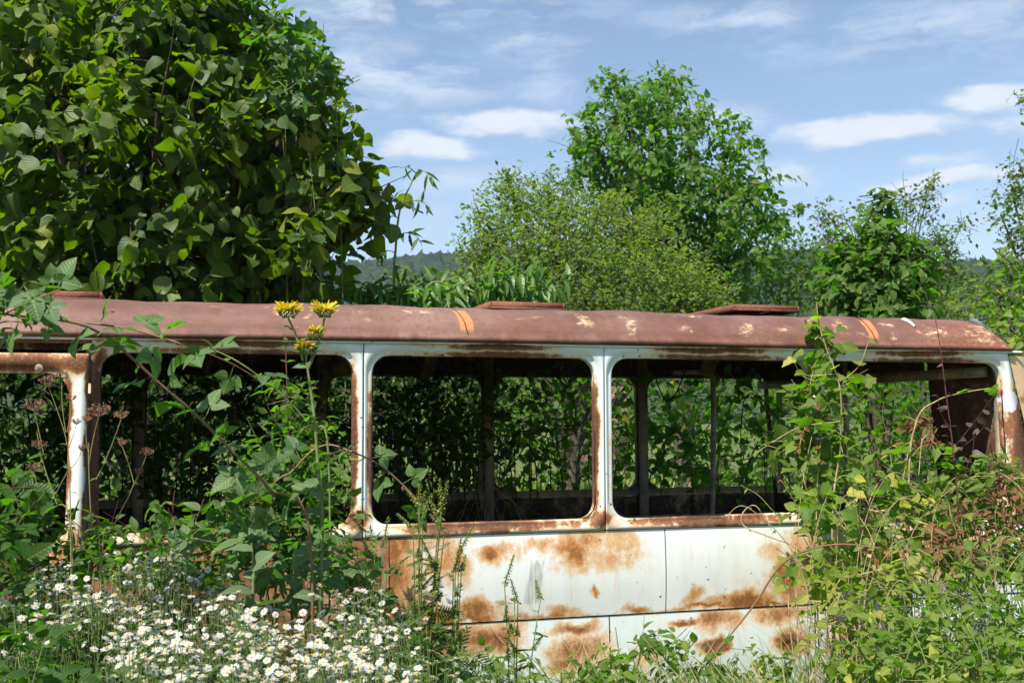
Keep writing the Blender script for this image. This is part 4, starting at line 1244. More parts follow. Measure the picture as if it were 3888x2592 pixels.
# ------------------------------------------------------------------ vines hanging on the far side of the bus
def curtain(label, px0, px1, py0, py1, n, seed, T, size, mat, space=.05, holes=()):
    spacing_ = space
    rs = np.random.RandomState(seed)
    base = bus_pt(on_side((px0 + px1) / 2, 1500, BW + .15)[0], BW + .15, 0)
    t = thing('climbing_vine', tuple(base), label, 'climbing plant', 'vines hanging down the far side of the bus')
    wd, lv = M(), M()
    for k in range(n):
        px = px0 + (px1 - px0) * (k + rs.uniform(.1, .9)) / n
        if any(a < px < b_ and rs.rand() < q for a, b_, q in holes):
            continue
        tt = BW + rs.choice((rs.uniform(-.22, -.09), rs.uniform(.06, .5), rs.uniform(.06, .5), rs.uniform(.06, .5)))
        s_, zt = on_side(px, py0 + rs.uniform(-20, 20), tt)
        _, zb = on_side(px, py1 * (1 - rs.rand() ** 2 * .18), tt)
        a = bus_pt(s_, tt, zt) - base
        e = bus_pt(s_ + rs.normal() * .12, tt + rs.normal() * .05, zb) - base
        mids = [(a * f + e * (1 - f)) + rs.normal(size=3) * (.16, .10, .10) for f in (.2, .4, .6, .8)]
        leafy_path(wd, lv, spline([e * (1, 1, 0), e] + mids + [a], 30), .005, .0015, T, size, spacing_ * rs.uniform(.7, 1.6), rs, 'alt', .22, .9, .35, .1, None, .8, 4, .9)
        if k % 3 == 0:
            q = e * .5 + a * .5 + rs.normal(size=3) * (.2, .1, .2)
            leafy_path(wd, lv, spline([q, q + (rs.uniform(-.3, .3), 0, .12), q + (rs.uniform(-.7, .7), rs.normal() * .1, rs.normal() * .25)], 14), .003, .001, T, size, spacing_, rs, 'alt', .1, .9, .35, .2, None, .8, 3, .9)
    wd.build('stems', twig_m, t)
    lv.build('foliage', mat, t)


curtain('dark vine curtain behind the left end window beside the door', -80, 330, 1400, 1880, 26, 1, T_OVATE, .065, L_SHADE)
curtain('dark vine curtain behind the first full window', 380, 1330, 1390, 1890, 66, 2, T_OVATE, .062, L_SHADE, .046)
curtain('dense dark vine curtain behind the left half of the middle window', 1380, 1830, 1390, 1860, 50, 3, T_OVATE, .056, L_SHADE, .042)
curtain('hanging vine behind the right half of the middle window, with lighter leaves', 1850, 2270, 1410, 1860, 21, 4, T_HOP + T_OVATE, .066, L_WEED, .055)
curtain('trailing hop vine with lobed leaves behind the third window', 2300, 2980, 1420, 1860, 17, 5, T_HOP + T_OVATE, .078, L_WEED, .06)
curtain('leafy vine behind the window nearest the bus front', 2990, 3580, 1400, 1900, 22, 6, T_HOP + T_OVATE, .07, L_WEED, .055)

rs = np.random.RandomState(66)
s_, z_ = on_side(1880, 1800, BW - .25)
rb_ = bus_pt(s_, BW - .25, Z(-.97))
t = thing('dead_roots', tuple(rb_), 'thin pale dead roots trailing from the far sill behind the middle window', 'roots')
mb = M()
for k in range(16):
    a = bus_pt(s_ + rs.uniform(-.12, .12), BW - .1, Z(-.40 + rs.rand() * .2)) - rb_
    e = np.array((rs.uniform(-.4, .4), rs.uniform(-.25, .05), rs.uniform(.0, .2)))
    mb.tube(spline([a, a * .6 + e * .4 + rs.normal(size=3) * .04, e], 12), np.linspace(.003, .0012, 12), 4)
mb.build('root_strands', straw, t)
# a small reddish shed beyond, seen through the third window
x, y, z = at(2350, 1500, 22)
t = thing('shed', (x, y, gz(x, y)), 'distant small reddish-brown shed seen through the third window', 'shed')
mb = M()
mb.box(-.7, .2, 0, 2.0, 0, 2.15)
mb.build('wall', plain('shed_boards', (0.30, 0.17, 0.14), (0.22, 0.12, 0.1), .85, 6), t, smooth=False)
mb = M()
mb.add([(-.8, -.1, 2.152), (.3, -.1, 2.152), (.3, 1, 2.6), (-.8, 1, 2.6), (.3, 2.1, 2.152), (-.8, 2.1, 2.152), ], [(0, 1, 2, 3), (3, 2, 4, 5)])
mb.build('roof', plain('shed_roof', (0.18, 0.12, 0.1), None, .8, 9), t, smooth=False)

# ------------------------------------------------------------------ foreground plants
def bush(name, label, px, Y, clumps, T, size, dens, lm, sm, seed, stems=6, twig=.2, per=5, spread=1.0, group=None, cat='bush', stem_r=.0036, **kw):
    d = dict(upw=.8, outw=.45, rw=.5, droop=.25, gap=.22, gapf=6, shell=.35, twig_r=.0016, twig_share=.35)
    d.update(kw)
    return plant(name, label, cat, gbase(px, Y), clumps, T, size, dens, lm, sm, group=group, seed=seed, trunk_r=stem_r, stems=stems, twig=twig, per=per, spread=spread, crown='foliage', trunk='stems', **d)


bush('bramble_bush', 'shaded dark bramble bush at the far left edge under the door', 60, 3.9, [cl(40, 1850, 120, 3.9, .2), cl(20, 2050, 190, 3.8, .3), cl(60, 2300, 210, 3.6, .3), cl(170, 2000, 90, 4.0, .15), cl(-150, 2050, 250, 3.7, .3), cl(120, 2500, 220, 3.4, .3)], T_BRAM[:1] + T_OVATE[:1], .085, 620, L_DARK, cane_m, 101, per=4)  # dark leaf colour stands in for the shade at this edge
bush('nettle_clump', 'dark leafy clump in the bottom left corner beside the daisies', 120, 2.9, [cl(60, 2480, 150, 2.9, .15), cl(210, 2560, 150, 2.8, .15), cl(60, 2650, 200, 2.7, .18), cl(300, 2680, 150, 2.7, .15)], T_OVATE, .06, 520, L_DARK, green_stem, 107, per=5, twig=.14, cat='weed')  # the corner's shade is put into the dark leaf colour
bush('privet_bush', 'tall small-leaved bush growing up before the second pillar in the middle of the tangle', 1130, 4.15, [cl(1110, 1500, 70, 4.2, .12), cl(1140, 1620, 110, 4.2, .15), cl(1080, 1720, 120, 4.15, .18), cl(1200, 1760, 110, 4.15, .18), cl(1050, 1850, 140, 4.1, .2), cl(1200, 1900, 150, 4.1, .2), cl(1120, 2020, 170, 4.0, .22), cl(960, 1960, 110, 4.05, .2), cl(1250, 2060, 120, 4.0, .2)], T_SMALL, .052, 1300, L_WEED, twig_m, 102, per=7, twig=.16)
bush('bramble_bush', 'bramble bush with mid-green leaflets under the tall yellow flowers', 950, 3.9, [cl(900, 1900, 100, 3.9, .15), cl(980, 1820, 90, 3.95, .15), cl(860, 2030, 130, 3.85, .2), cl(1020, 2080, 150, 3.8, .2), cl(1180, 2160, 140, 3.8, .2), cl(700, 2090, 120, 3.9, .18), cl(1330, 2180, 80, 3.9, .15)], T_BRAM + T_OVATE[:2], .085, 620, L_BRAM, cane_m, 103, per=4)
bush('dogwood_bush', 'low bush of small opposite leaves along the sill of the first full window', 700, 4.1, [cl(660, 1960, 80, 4.15, .15), cl(560, 2040, 110, 4.1, .18), cl(760, 2020, 110, 4.1, .18), cl(480, 2150, 120, 4.05, .2), cl(640, 2150, 130, 4.0, .2), cl(380, 2100, 100, 4.1, .15), cl(300, 2020, 80, 4.1, .14), cl(270, 2150, 100, 3.9, .16), cl(420, 2020, 60, 4.1, .12), cl(830, 2150, 110, 4.0, .2)], T_OVATE, .05, 950, L_WEED, red_stem, 104, per=5, twig=.15)
bush('mugwort_bush', 'low bright weeds between the daisies and the bus panel', 1450, 3.8, [cl(1380, 2300, 100, 3.8, .2), cl(1500, 2360, 110, 3.8, .2), cl(1620, 2420, 110, 3.8, .2), cl(1420, 2450, 140, 3.6, .2), cl(1600, 2530, 140, 3.6, .2), cl(1760, 2500, 80, 3.9, .15), cl(1740, 2580, 100, 3.8, .2)], T_FERN, .11, 300, L_RAG, green_stem, 105, per=4, twig=.16)

# weeds in front of the lower panel
low = [(1900, 2520, 70), (1990, 2560, 60), (2110, 2570, 70), (2250, 2540, 60), (2330, 2500, 55), (2420, 2560, 70), (2460, 2420, 40), (2560, 2440, 55), (2600, 2540, 70), (2720, 2500, 70), (2800, 2560, 80), (2880, 2480, 70), (2960, 2540, 90)]
for k, (px, py, r_) in enumerate(low):
    bush('nettle_plant', 'nettle-like weed in the row along the foot of the lower white panel', px, 4.55, [cl(px, py, r_, 4.55, .1), cl(px + 15, py + r_, r_ * 1.3, 4.5, .12)], [T_OVATE, T_OVATE, T_SMALL][k % 3], [.06, .045, .04][k % 3], 420, [L_WEED, L_YELLOW, L_HOP][(k * 2) % 3], green_stem, 120 + k, stems=2, twig=.12, per=3, group='weeds along the foot of the bus panel', cat='weed')

# right-hand tangle
bush('hop_vine', 'hop vine climbing the pillar between the third window and the front window', 3130, 5.2, [cl(3110, 1250, 40, 5.25, .08), cl(3130, 1350, 60, 5.25, .1), cl(3170, 1470, 70, 5.2, .12), cl(3120, 1560, 70, 5.2, .12), cl(3180, 1660, 80, 5.15, .14), cl(3100, 1760, 70, 5.2, .14), cl(3060, 1900, 80, 5.2, .14), cl(3040, 1500, 40, 5.3, .08), cl(3020, 1680, 45, 5.3, .08)], T_HOP + T_OVATE[:1], .074, 300, L_HOP, straw, 131, per=4, twig=.18, cat='climbing plant', gap=.1)
bush('hop_vine', 'sprawling hop vine over the front window sill right of the climbed pillar', 3330, 4.9, [cl(3230, 1780, 110, 5.0, .15), cl(3380, 1750, 100, 5.0, .15), cl(3300, 1900, 140, 4.9, .2), cl(3160, 1950, 120, 4.9, .18), cl(3440, 1880, 120, 4.9, .18), cl(3110, 2080, 110, 4.85, .18), cl(3250, 2080, 150, 4.8, .2), cl(3420, 2040, 150, 4.8, .2)], T_HOP + T_OVATE[:2] + T_SMALL[:1], .064, 560, L_HOP, straw, 132, per=4, cat='climbing plant')
bush('bindweed_tangle', 'yellowing leafy tangle low in front of the bus right of the white panel', 3200, 4.5, [cl(3130, 2180, 90, 4.6, .15), cl(3220, 2200, 120, 4.5, .18), cl(3180, 2330, 120, 4.4, .18), cl(3320, 2260, 140, 4.4, .2), cl(3450, 2200, 130, 4.4, .2), cl(3260, 2420, 110, 4.3, .18)], T_BROAD + T_OVATE[:1], .064, 560, L_YELLOW, straw, 133, per=4)
bush('hawthorn_bush', 'mid-green bush against the bus front at the right edge', 3620, 4.9, [cl(3600, 1800, 110, 5.1, .15), cl(3720, 1860, 120, 5.0, .18), cl(3560, 1930, 130, 4.9, .2), cl(3700, 2020, 150, 4.8, .2), cl(3830, 1950, 120, 4.9, .2), cl(3580, 2090, 140, 4.7, .2), cl(3830, 2130, 150, 4.6, .2), cl(3860, 1800, 60, 4.9, .12), cl(3760, 1760, 60, 4.9, .12)], T_SMALL + T_OVATE[:1], .06, 950, L_HOP, twig_m, 134, per=7, twig=.18)
bush('bramble_bush', 'low sunlit bush in the bottom right corner', 3600, 4.0, [cl(3520, 2280, 130, 4.2, .2), cl(3680, 2250, 140, 4.2, .2), cl(3830, 2280, 150, 4.1, .2), cl(3480, 2420, 140, 4.0, .2), cl(3640, 2440, 150, 3.9, .2), cl(3820, 2460, 160, 3.8, .2), cl(3560, 2560, 150, 3.7, .2), cl(3760, 2580, 160, 3.7, .2), cl(3330, 2540, 120, 4.0, .2), cl(3200, 2520, 110, 4.2, .18), cl(3350, 2400, 130, 4.1, .2), cl(3450, 2350, 110, 4.2, .18), cl(3860, 2150, 100, 4.4, .18)], T_OVATE + T_SMALL + T_LANCE[:1], .052, 950, L_HOP, green_stem, 135, per=5)
bush('dry_weed', 'straw-brown dry tangle at the right edge below the rusty corner post', 3800, 4.6, [cl(3760, 1870, 60, 4.7, .1), cl(3840, 1960, 80, 4.6, .12), cl(3700, 2010, 60, 4.6, .1), cl(3850, 2080, 70, 4.5, .12), cl(3620, 2060, 60, 4.5, .1)], T_LANCE, .05, 380, L_BROWN, twig_m, 137, per=4, twig=.22, cat='weed', twig_share=.4, twig_r=.0013)
bush('withered_weed', 'brown withered weed among the greenery before the bus front', 3440, 4.9, [cl(3480, 1600, 50, 5.2, .08), cl(3500, 1680, 60, 5.1, .1), cl(3650, 1960, 100, 4.7, .15), cl(3720, 2080, 90, 4.6, .15), cl(3820, 1830, 90, 4.7, .15), cl(3560, 2000, 80, 4.7, .15)], T_LANCE, .06, 420, L_BROWN, straw, 136, per=6, twig=.12, cat='weed')

# ---- canes and single stalks: each a thing made of stem and leaves


def stalk(name, label, cat, pts, r0, r1, T, size, spacing, lm, sm, seed, mode='alt', side=(), group=None, **kw):
    rs = np.random.RandomState(seed)
    P3 = [np.array(at(*p)) for p in pts]
    b0 = P3[0].copy()
    b0[2] = gz(b0[0], b0[1])
    t = thing(name, tuple(b0), label, cat, group)
    wd, lv = M(), M()
    path = spline([b0 - b0] + [p - b0 for p in P3], 40)
    leafy_path(wd, lv, path, r0, r1, T, size, spacing, rs, mode, **kw)
    for sd in side:
        q = spline([np.array(at(*p)) - b0 for p in sd], 16)
        leafy_path(wd, lv, q, r1 * 1.1, r1 * .5, T, size, spacing, rs, mode, **dict(kw, start=.15))
    wd.build('stem', sm, t)
    lv.build('foliage', lm, t)
    return t


stalk('bramble_cane', 'long arching bramble cane with big leaves crossing the roof at upper left', 'bramble', [(1180, 2050, 3.5), (1030, 1860, 3.45), (880, 1710, 3.4), (740, 1570, 3.35), (600, 1450, 3.3), (480, 1340, 3.25), (390, 1270, 3.2), (280, 1225, 3.15), (120, 1205, 3.1), (-60, 1190, 3.05), (-250, 1230, 3.0)], .005, .0028, T_BRAM, .118, .052, L_BRAM, cane_m, 201, start=.42, taper=.1, droop=.1, upw=.9,
      side=[[(240, 1222, 3.14), (200, 1150, 3.1), (170, 1080, 3.05)], [(60, 1200, 3.1), (60, 1130, 3.05), (100, 1070, 3.0)], [(20, 1200, 3.1), (-20, 1120, 3.1), (-10, 1080, 3.1)], [(330, 1225, 3.2), (500, 1250, 3.2), (640, 1290, 3.2), (760, 1330, 3.2), (900, 1390, 3.25), (1020, 1470, 3.3)]])
stalk('bramble_cane', 'leafy bramble cane tip rising over the roof edge at the far left', 'bramble', [(-150, 1700, 3.2), (-120, 1400, 3.15), (-40, 1240, 3.1), (60, 1170, 3.05), (150, 1130, 3.0), (230, 1100, 3.0)], .004, .002, T_BRAM, .112, .036, L_BRAM, cane_m, 213, start=.4, taper=.2, droop=.1,
      side=[[(-40, 1240, 3.1), (30, 1220, 3.05), (130, 1230, 3.0)], [(-20, 1215, 3.1), (20, 1120, 3.1), (60, 1080, 3.1)]])
stalk('bramble_cane', 'thin red bramble cane bending down across the second window pillar', 'bramble', [(1000, 2000, 3.9), (1120, 1780, 3.9), (1230, 1690, 3.9), (1350, 1720, 3.85), (1450, 1770, 3.8), (1540, 1850, 3.8), (1600, 1910, 3.8), (1690, 1975, 3.75)], .004, .002, T_BRAM, .115, .085, L_BRAM, cane_m, 202, start=.42, taper=.15, upw=.5, droop=0)
stalk('bramble_cane', 'bare red bramble cane slanting over the white panel at right', 'bramble', [(2650, 2590, 4.6), (2700, 2500, 4.6), (2860, 2300, 4.62), (2960, 2150, 4.6), (3070, 2085, 4.55), (3200, 2065, 4.5), (3340, 2080, 4.4)], .0045, .003, T_BRAM, .11, .3, L_HOP, cane_m, 203, start=.75)
stalk('bramble_cane', 'dry looped cane tip leaning on the window sill left of the climbed pillar', 'bramble', [(3150, 2240, 4.9), (3040, 2090, 4.9), (2930, 2040, 4.9), (2830, 2000, 4.95), (2815, 1960, 4.95), (2840, 1925, 4.95), (2870, 1920, 4.95), (2900, 1960, 4.95), (2930, 2010, 4.95)], .004, .0015, T_OVATE, .05, .3, L_YELLOW, straw, 204, start=.8)
stalk('bindweed_shoot', 'yellow-green shoot poking up over the sill of the third window', 'shoot', [(3080, 2010, 4.9), (2960, 1960, 4.9), (2880, 1880, 4.9), (2810, 1840, 4.9)], .004, .0015, T_SMALL, .05, .045, L_YELLOW, green_stem, 205, start=.3)
stalk('hop_shoot', 'upright hop shoot rising past the eave at the climbed pillar', 'shoot', [(3160, 2000, 5.0), (3190, 1700, 5.0), (3190, 1480, 4.95), (3140, 1330, 4.95), (3110, 1230, 4.95), (3100, 1150, 4.95)], .005, .0022, T_HOP, .10, .09, L_HOP, straw, 206, start=.4, taper=.6,
      side=[[(3190, 1450, 4.95), (3260, 1390, 4.9), (3300, 1290, 4.9)], [(3190, 1600, 4.95), (3040, 1620, 5.0), (2930, 1680, 5.0), (2840, 1740, 5.05)], [(3170, 1420, 4.95), (3050, 1420, 5.0), (3000, 1340, 5.0)]])
stalk('hop_shoot', 'nearly bare shoot reaching across the dark front window corner', 'shoot', [(3450, 1900, 4.9), (3480, 1600, 4.9), (3560, 1520, 4.9), (3660, 1490, 4.9), (3780, 1470, 4.9)], .004, .002, T_HOP, .07, .2, L_BRIGHT, straw, 207, start=.6, taper=.2)
stalk('bronze_sapling', 'dark red stem with small bronze leaves rising before the bus front', 'sapling', [(3640, 2000, 4.7), (3620, 1720, 4.7), (3590, 1480, 4.7), (3570, 1320, 4.7), (3550, 1200, 4.7)], .0038, .0014, T_OVATE, .06, .06, L_RED, red_stem, 208, start=.3, taper=.5,
      side=[[(3622, 1700, 4.7), (3700, 1600, 4.65), (3790, 1480, 4.6)], [(3622, 1720, 4.7), (3720, 1640, 4.65), (3760, 1560, 4.6)], [(3640, 1850, 4.7), (3690, 1720, 4.65), (3700, 1640, 4.65)], [(3610, 1640, 4.7), (3570, 1560, 4.7), (3560, 1500, 4.7)]])
stalk('privet_shoot', 'single upright shoot with paired small leaves before the first full window', 'shoot', [(640, 2150, 4.1), (650, 2000, 4.1), (660, 1890, 4.1), (665, 1860, 4.1)], .004, .0015, T_SMALL, .05, .05, L_WEED, red_stem, 209, 'opp', start=.3)
stalk('privet_shoot', 'red shoot with paired leaves hanging high beside the tall yellow flowers', 'shoot', [(1110, 1900, 4.1), (1095, 1650, 4.1), (1090, 1480, 4.1), (1085, 1330, 4.1), (1080, 1270, 4.1)], .004, .0015, T_SMALL, .052, .075, L_WEED, red_stem, 210, 'opp', start=.35, taper=.4)
stalk('bramble_shoot', 'green shoot with sparse leaves arching from the roof edge towards the yellow flowers', 'shoot', [(1250, 1780, 3.8), (1180, 1620, 3.8), (1060, 1490, 3.75), (930, 1390, 3.7), (850, 1345, 3.7), (790, 1320, 3.7)], .004, .0018, T_OVATE, .065, .085, L_WEED, green_stem, 211, start=.35, taper=.3)
stalk('withered_shoot', 'brown withered leaves hanging on a dry twig at the climbed pillar', 'dead shoot', [(3100, 1960, 5.1), (3120, 1600, 5.1), (3090, 1560, 5.08), (3050, 1640, 5.06), (3030, 1720, 5.05)], .003, .0015, T_OVATE, .045, .02, L_BROWN, straw, 212, start=.72, taper=.1, droop=.8)
rsx = np.random.RandomState(77)
for k in range(44):
    px = rsx.uniform(3050, 3880)
    py = rsx.uniform(1750, 2350)
    Y = 4.3 + rsx.rand() * .5 - (py - 1900) / 1500
    dx = rsx.normal() * 130
    stalk('dry_stalk', 'thin dry straw-coloured stalk in the tangle before the bus front', 'dead stalk', [(px, py + 500, Y), (px + dx * .3, py + 180, Y), (px + dx, py, Y - .05), (px + dx * 1.5 + 40, py - rsx.uniform(-60, 90), Y - .05)], .0021, .001, T_SMALL, .04, .12, L_YELLOW, straw, 300 + k, start=.6, group='dry stalks before the bus front')

# ---- the tall yellow flowers
rs = np.random.RandomState(91)
Yf = 3.55
b0 = at(1215, 2000, Yf)
b0[2] = gz(b0[0], b0[1])
t = thing('yellow_flower_plant', tuple(b0), 'tall plant with shaggy yellow flower heads standing before the bus roof', 'flower')
wd, lv = M(), M()
main = spline([(0, 0, 0)] + [at(px, py, Yf) - b0 for px, py in ((1222, 2000), (1210, 1800), (1195, 1600), (1180, 1480), (1168, 1400), (1160, 1350))], 40)
leafy_path(wd, lv, main, .0062, .0034, T_OVATE, .10, .055, rs, 'alt', .45, .2, .8, .45, None, 1.3)
heads = [(1095, 1178, 1150, 1370, .038, 1), (1232, 1178, 1170, 1400, .036, 1), (1199, 1268, 1168, 1390, .026, 0), (1163, 1322, 1160, 1352, .028, 0)]
for (hx, hy, sx, sy, hr, openf) in heads:
    a, e = at(sx, sy, Yf) - b0, at(hx, hy + 30, Yf) - b0
    wd.tube(bez(a, (a + e) / 2 + np.array((.01, 0, .0)), e, 8), np.linspace(.004, .0035, 8), 6)
    lv.leaves(T_OVATE[1], [a * .6 + e * .4, a * .3 + e * .7], [(.6, -.3, .5), (-.6, -.3, .5)], [(0, -.3, 1)] * 2, .045, .5)
wd.build('stem', green_stem, t)
lv.build('foliage', L_GREY, t)
for (hx, hy, sx, sy, hr, openf) in heads:
    c = at(hx, hy, Yf) - b0
    mb = M()
    # bracts: overlapping scales round a cup
    for row in range(4):
        n = 14
        an = np.linspace(0, 2 * PI, n, endpoint=False) + row * .22
        rr = hr * (.30 + .16 * row)
        pos = np.stack([np.cos(an) * rr, np.sin(an) * rr, np.full(n, -hr * (.62 - .17 * row))], 1) + c
        mb.leaves(T_SMALL[0], pos, np.stack([np.cos(an) * .75, np.sin(an) * .75, np.full(n, .55)], 1) + rs.normal(size=(n, 3)) * .15, np.stack([np.cos(an), np.sin(an), np.full(n, .4)], 1), hr * .34, .3 + .1 * row, 0)
    if openf:
        n = 64
        an = np.linspace(0, 2 * PI, n, endpoint=False)
        el = rs.uniform(-.1, 1.5, n)
        pos = np.stack([np.cos(an) * hr * .35, np.sin(an) * hr * .35, np.zeros(n)], 1) + c
        mb.leaves(leaf_t((0, .5, 1), (.07, .10, .07), .1, .12), pos, np.stack([np.cos(an), np.sin(an), el], 1), NUP + rs.normal(size=(n, 3)) * .3, hr * rs.uniform(.75, 1.1, n), rs.rand(n), 1)
    else:
        n = 70
        an = rs.uniform(0, 2 * PI, n)
        pos = np.stack([np.cos(an) * hr * .4, np.sin(an) * hr * .4, np.full(n, hr * .2)], 1) * rs.uniform(.3, 1, (n, 1)) + c
        mb.leaves(leaf_t((0, .5, 1), (.09, .13, .07), .1, .5), pos, np.stack([np.cos(an) * .8, np.sin(an) * .8, rs.uniform(.2, 1.6, n)], 1), NUP + rs.normal(size=(n, 3)) * .4, hr * .9, rs.rand(n), 1)
    V = [(c[0] + hr * .42 * math.cos(a) * k, c[1] + hr * .42 * math.sin(a) * k, c[2] + hr * (.05 + .25 * (1 - k * k))) for k in (1, .7, .35, .02) for a in np.linspace(0, 2 * PI, 13)[:-1]]
    mb.add(V, [(i * 12 + j, i * 12 + (j + 1) % 12, (i + 1) * 12 + (j + 1) % 12, (i + 1) * 12 + j) for i in range(3) for j in range(12)], .5, None, 2)
    mb.build('flower_head', [L_WEED, petal_yel, disc_dark if not openf else disc_yel], t)

# big woolly leaves of a second plant low in the tangle
stalk('woolly_plant', 'plant with large pale woolly leaves just above the daisies', 'weed', [(960, 2300, 3.4), (965, 2200, 3.4), (960, 2120, 3.4), (955, 2060, 3.4)], .006, .003, T_BROAD, .125, .035, L_GREY, green_stem, 220, start=.5, taper=.2, ang=1.4)

# ---- dried umbels
def umbel(label, pts, heads, seed):
    rs = np.random.RandomState(seed)
    P3 = [np.array(at(*p)) for p in pts]
    b0 = P3[0].copy()
    b0[2] = gz(b0[0], b0[1])
    t = thing('dried_umbel', tuple(b0), label, 'dried flower', 'dried umbels before the door')
    wd, lv = M(), M()
    path = spline([b0 - b0] + [p - b0 for p in P3], 24)
    leafy_path(wd, lv, path, .0024, .0014, T_OVATE, .035, .13, rs, 'alt', .3, taper=.3)
    for (px, py, Y, r_, jx, jy) in heads:
        c = at(px, py, Y) - b0
        j = at(jx, jy, Y) - b0
        wd.tube(bez(j, (j + c) / 2 + rs.normal(size=3) * .006, c, 6), np.linspace(.0014, .001, 6), 5)
    wd.build('stem', plain('umbel_stem', (0.27, 0.21, 0.09), (0.2, 0.2, 0.07), .7, 12), t)
    lv.build('foliage', L_WEED, t)
    for (px, py, Y, r_, jx, jy) in heads:
        c = at(px, py, Y) - b0
        rr = r_ * Y / F * .72
        mb = M()
        for q in range(16):
            d = unit(np.array((rs.normal() * .8, rs.normal() * .8, .9)))
            e = c + d * rr * rs.uniform(.8, 1.1)
            mb.tube([c, (c + e) / 2 + np.array((0, 0, -.1 * rr)), e], .0011, 3)
            n = 9
            dd = unit(rs.normal(size=(n, 3)) * .8 + np.array((0, 0, .6)))
            mb.leaves(T_TINY[0], e + dd * rr * .12, dd, rs.normal(size=(n, 3)), rr * .22, rs.rand(n))
        mb.build('seed_head', dry_seed, t)


umbel('dried brown umbel left of the door stile, two heads on leaning stalks', [(270, 2080, 3.6), (210, 1900, 3.6), (165, 1760, 3.6), (140, 1640, 3.6)], [(130, 1560, 3.6, 55, 165, 1720), (185, 1470, 3.6, 55, 250, 1660), (150, 1700, 3.6, 40, 160, 1760), (130, 1790, 3.6, 38, 150, 1860)], 1)
umbel('dried brown umbel standing before the door stile', [(275, 2200, 3.5), (268, 1950, 3.5), (262, 1750, 3.5), (250, 1660, 3.5)], [(235, 1440, 3.5, 38, 250, 1640), (270, 1520, 3.5, 30, 255, 1640), (290, 1610, 3.5, 26, 260, 1700), (310, 1710, 3.5, 26, 265, 1780)], 2)
umbel('dried brown umbel before the first pillar, with a broad top head', [(380, 2150, 3.5), (350, 2000, 3.5), (338, 1800, 3.5), (337, 1680, 3.5)], [(375, 1580, 3.5, 60, 338, 1760), (330, 1600, 3.5, 34, 337, 1720)], 3)
umbel('dried brown umbel leaning right into the first full window', [(385, 2150, 3.45), (430, 2000, 3.45), (490, 1880, 3.45), (510, 1830, 3.45)], [(460, 1590, 3.45, 42, 365, 1820), (462, 1690, 3.45, 32, 510, 1840), (555, 1730, 3.45, 38, 515, 1830), (525, 1800, 3.45, 30, 505, 1850)], 4)


# ---- ragweed with flower spikes
def ragweed(label, pxb, top, Y, n, seed, spreadpx=110, hpx=260):
    rs = np.random.RandomState(seed)
    b0 = at(pxb, 2500, Y)
    b0[2] = gz(b0[0], b0[1])
    t = thing('ragweed', tuple(b0), label, 'weed', 'spiky weeds before the rusty end of the panel')
    wd, lv, spikes = M(), M(), []
    for k in range(n):
        px = pxb + rs.uniform(-1, 1) * spreadpx
        py = top + abs(rs.normal()) * hpx * .45
        tip = at(px, py, Y + rs.uniform(-.1, .1)) - b0
        m_ = np.array((tip[0] * .3, tip[1] * .3, tip[2] * .55))
        path = bez((0, 0, 0), m_, tip, 14)
        leafy_path(wd, lv, path, .004, .0015, T_FERN, .075, .05, rs, 'alt', .35, .2, .8, .5, None, 1.1, 5)
        for q in range(4):
            s0 = path[-1] if q == 0 else path[-2 - q]
            d = unit(path[-1] - path[-3] + rs.normal(size=3) * (.08 if q == 0 else .35))
            L = rs.uniform(.06, .11) * (1 if q == 0 else .6)
            m2 = 46
            f = np.linspace(0, 1, m2)[:, None]
            an = np.arange(m2) * 2.4
            off = np.stack([np.cos(an), np.sin(an), np.zeros(m2)], 1)
            spk = M()
            spikes.append(spk)
            spk.tube([s0, s0 + d * L], .0022, 4, .4)
            spk.leaves(T_TINY[0], s0 + d * L * f + off * .002, off + np.array((0, 0, -.4)), rs.normal(size=(m2, 3)), .011 * (1.15 - .6 * f[:, 0]), rs.rand(m2))
    wd.build('stem', green_stem, t)
    lv.build('foliage', L_RAG, t)
    for spk in spikes:
        spk.build('flower_spike', L_SPIKE, t)


ragweed('ragweed with the tallest green spikes, in front of the window sill corner', 1590, 1920, 3.7, 9, 1, 130, 230)
ragweed('ragweed with short green spikes at the rust-brown panel end left of the tallest one', 1400, 2010, 3.6, 7, 2, 100, 260)
ragweed('ragweed with curved spikes right of the tallest one', 1710, 2050, 3.75, 6, 3, 110, 260)
ragweed('ragweed with thin yellow flowering tips standing farthest right before the white panel', 1950, 2210, 3.9, 4, 4, 110, 300)


# ---- the daisies
def daisy_head():
    mb = M()
    n = 20
    an = np.linspace(0, 2 * PI, n, endpoint=False)
    rs = np.random.RandomState(4)
    d = np.stack([np.cos(an), np.sin(an), .02 + .16 * rs.normal(size=n)], 1)
    mb.leaves(leaf_t((0, .5, 1), (.09, .17, .13), .05, .1), d * .003, d, [(0, 0, 1)] * n, .0078, rs.rand(n), 0)
    V = [(.0034 * math.cos(a) * k, .0034 * math.sin(a) * k, .0008 + .0024 * (1 - k * k)) for k in (1, .6, .02) for a in np.linspace(0, 2 * PI, 9)[:-1]]
    mb.add(V, [(i * 8 + j, i * 8 + (j + 1) % 8, (i + 1) * 8 + (j + 1) % 8, (i + 1) * 8 + j) for i in range(2) for j in range(8)], .5, None, 1)
    V = [(.003 * math.cos(a) * k, .003 * math.sin(a) * k, z) for k, z in ((1, -.0003), (.9, -.002), (.2, -.0032)) for a in np.linspace(0, 2 * PI, 9)[:-1]]
    mb.add(V, [(i * 8 + j, (i + 1) * 8 + j, (i + 1) * 8 + (j + 1) % 8, i * 8 + (j + 1) % 8) for i in range(2) for j in range(8)], .5, None, 2)
    return mb.build('flower_head', [petal_white, disc_yel, L_DAISY])


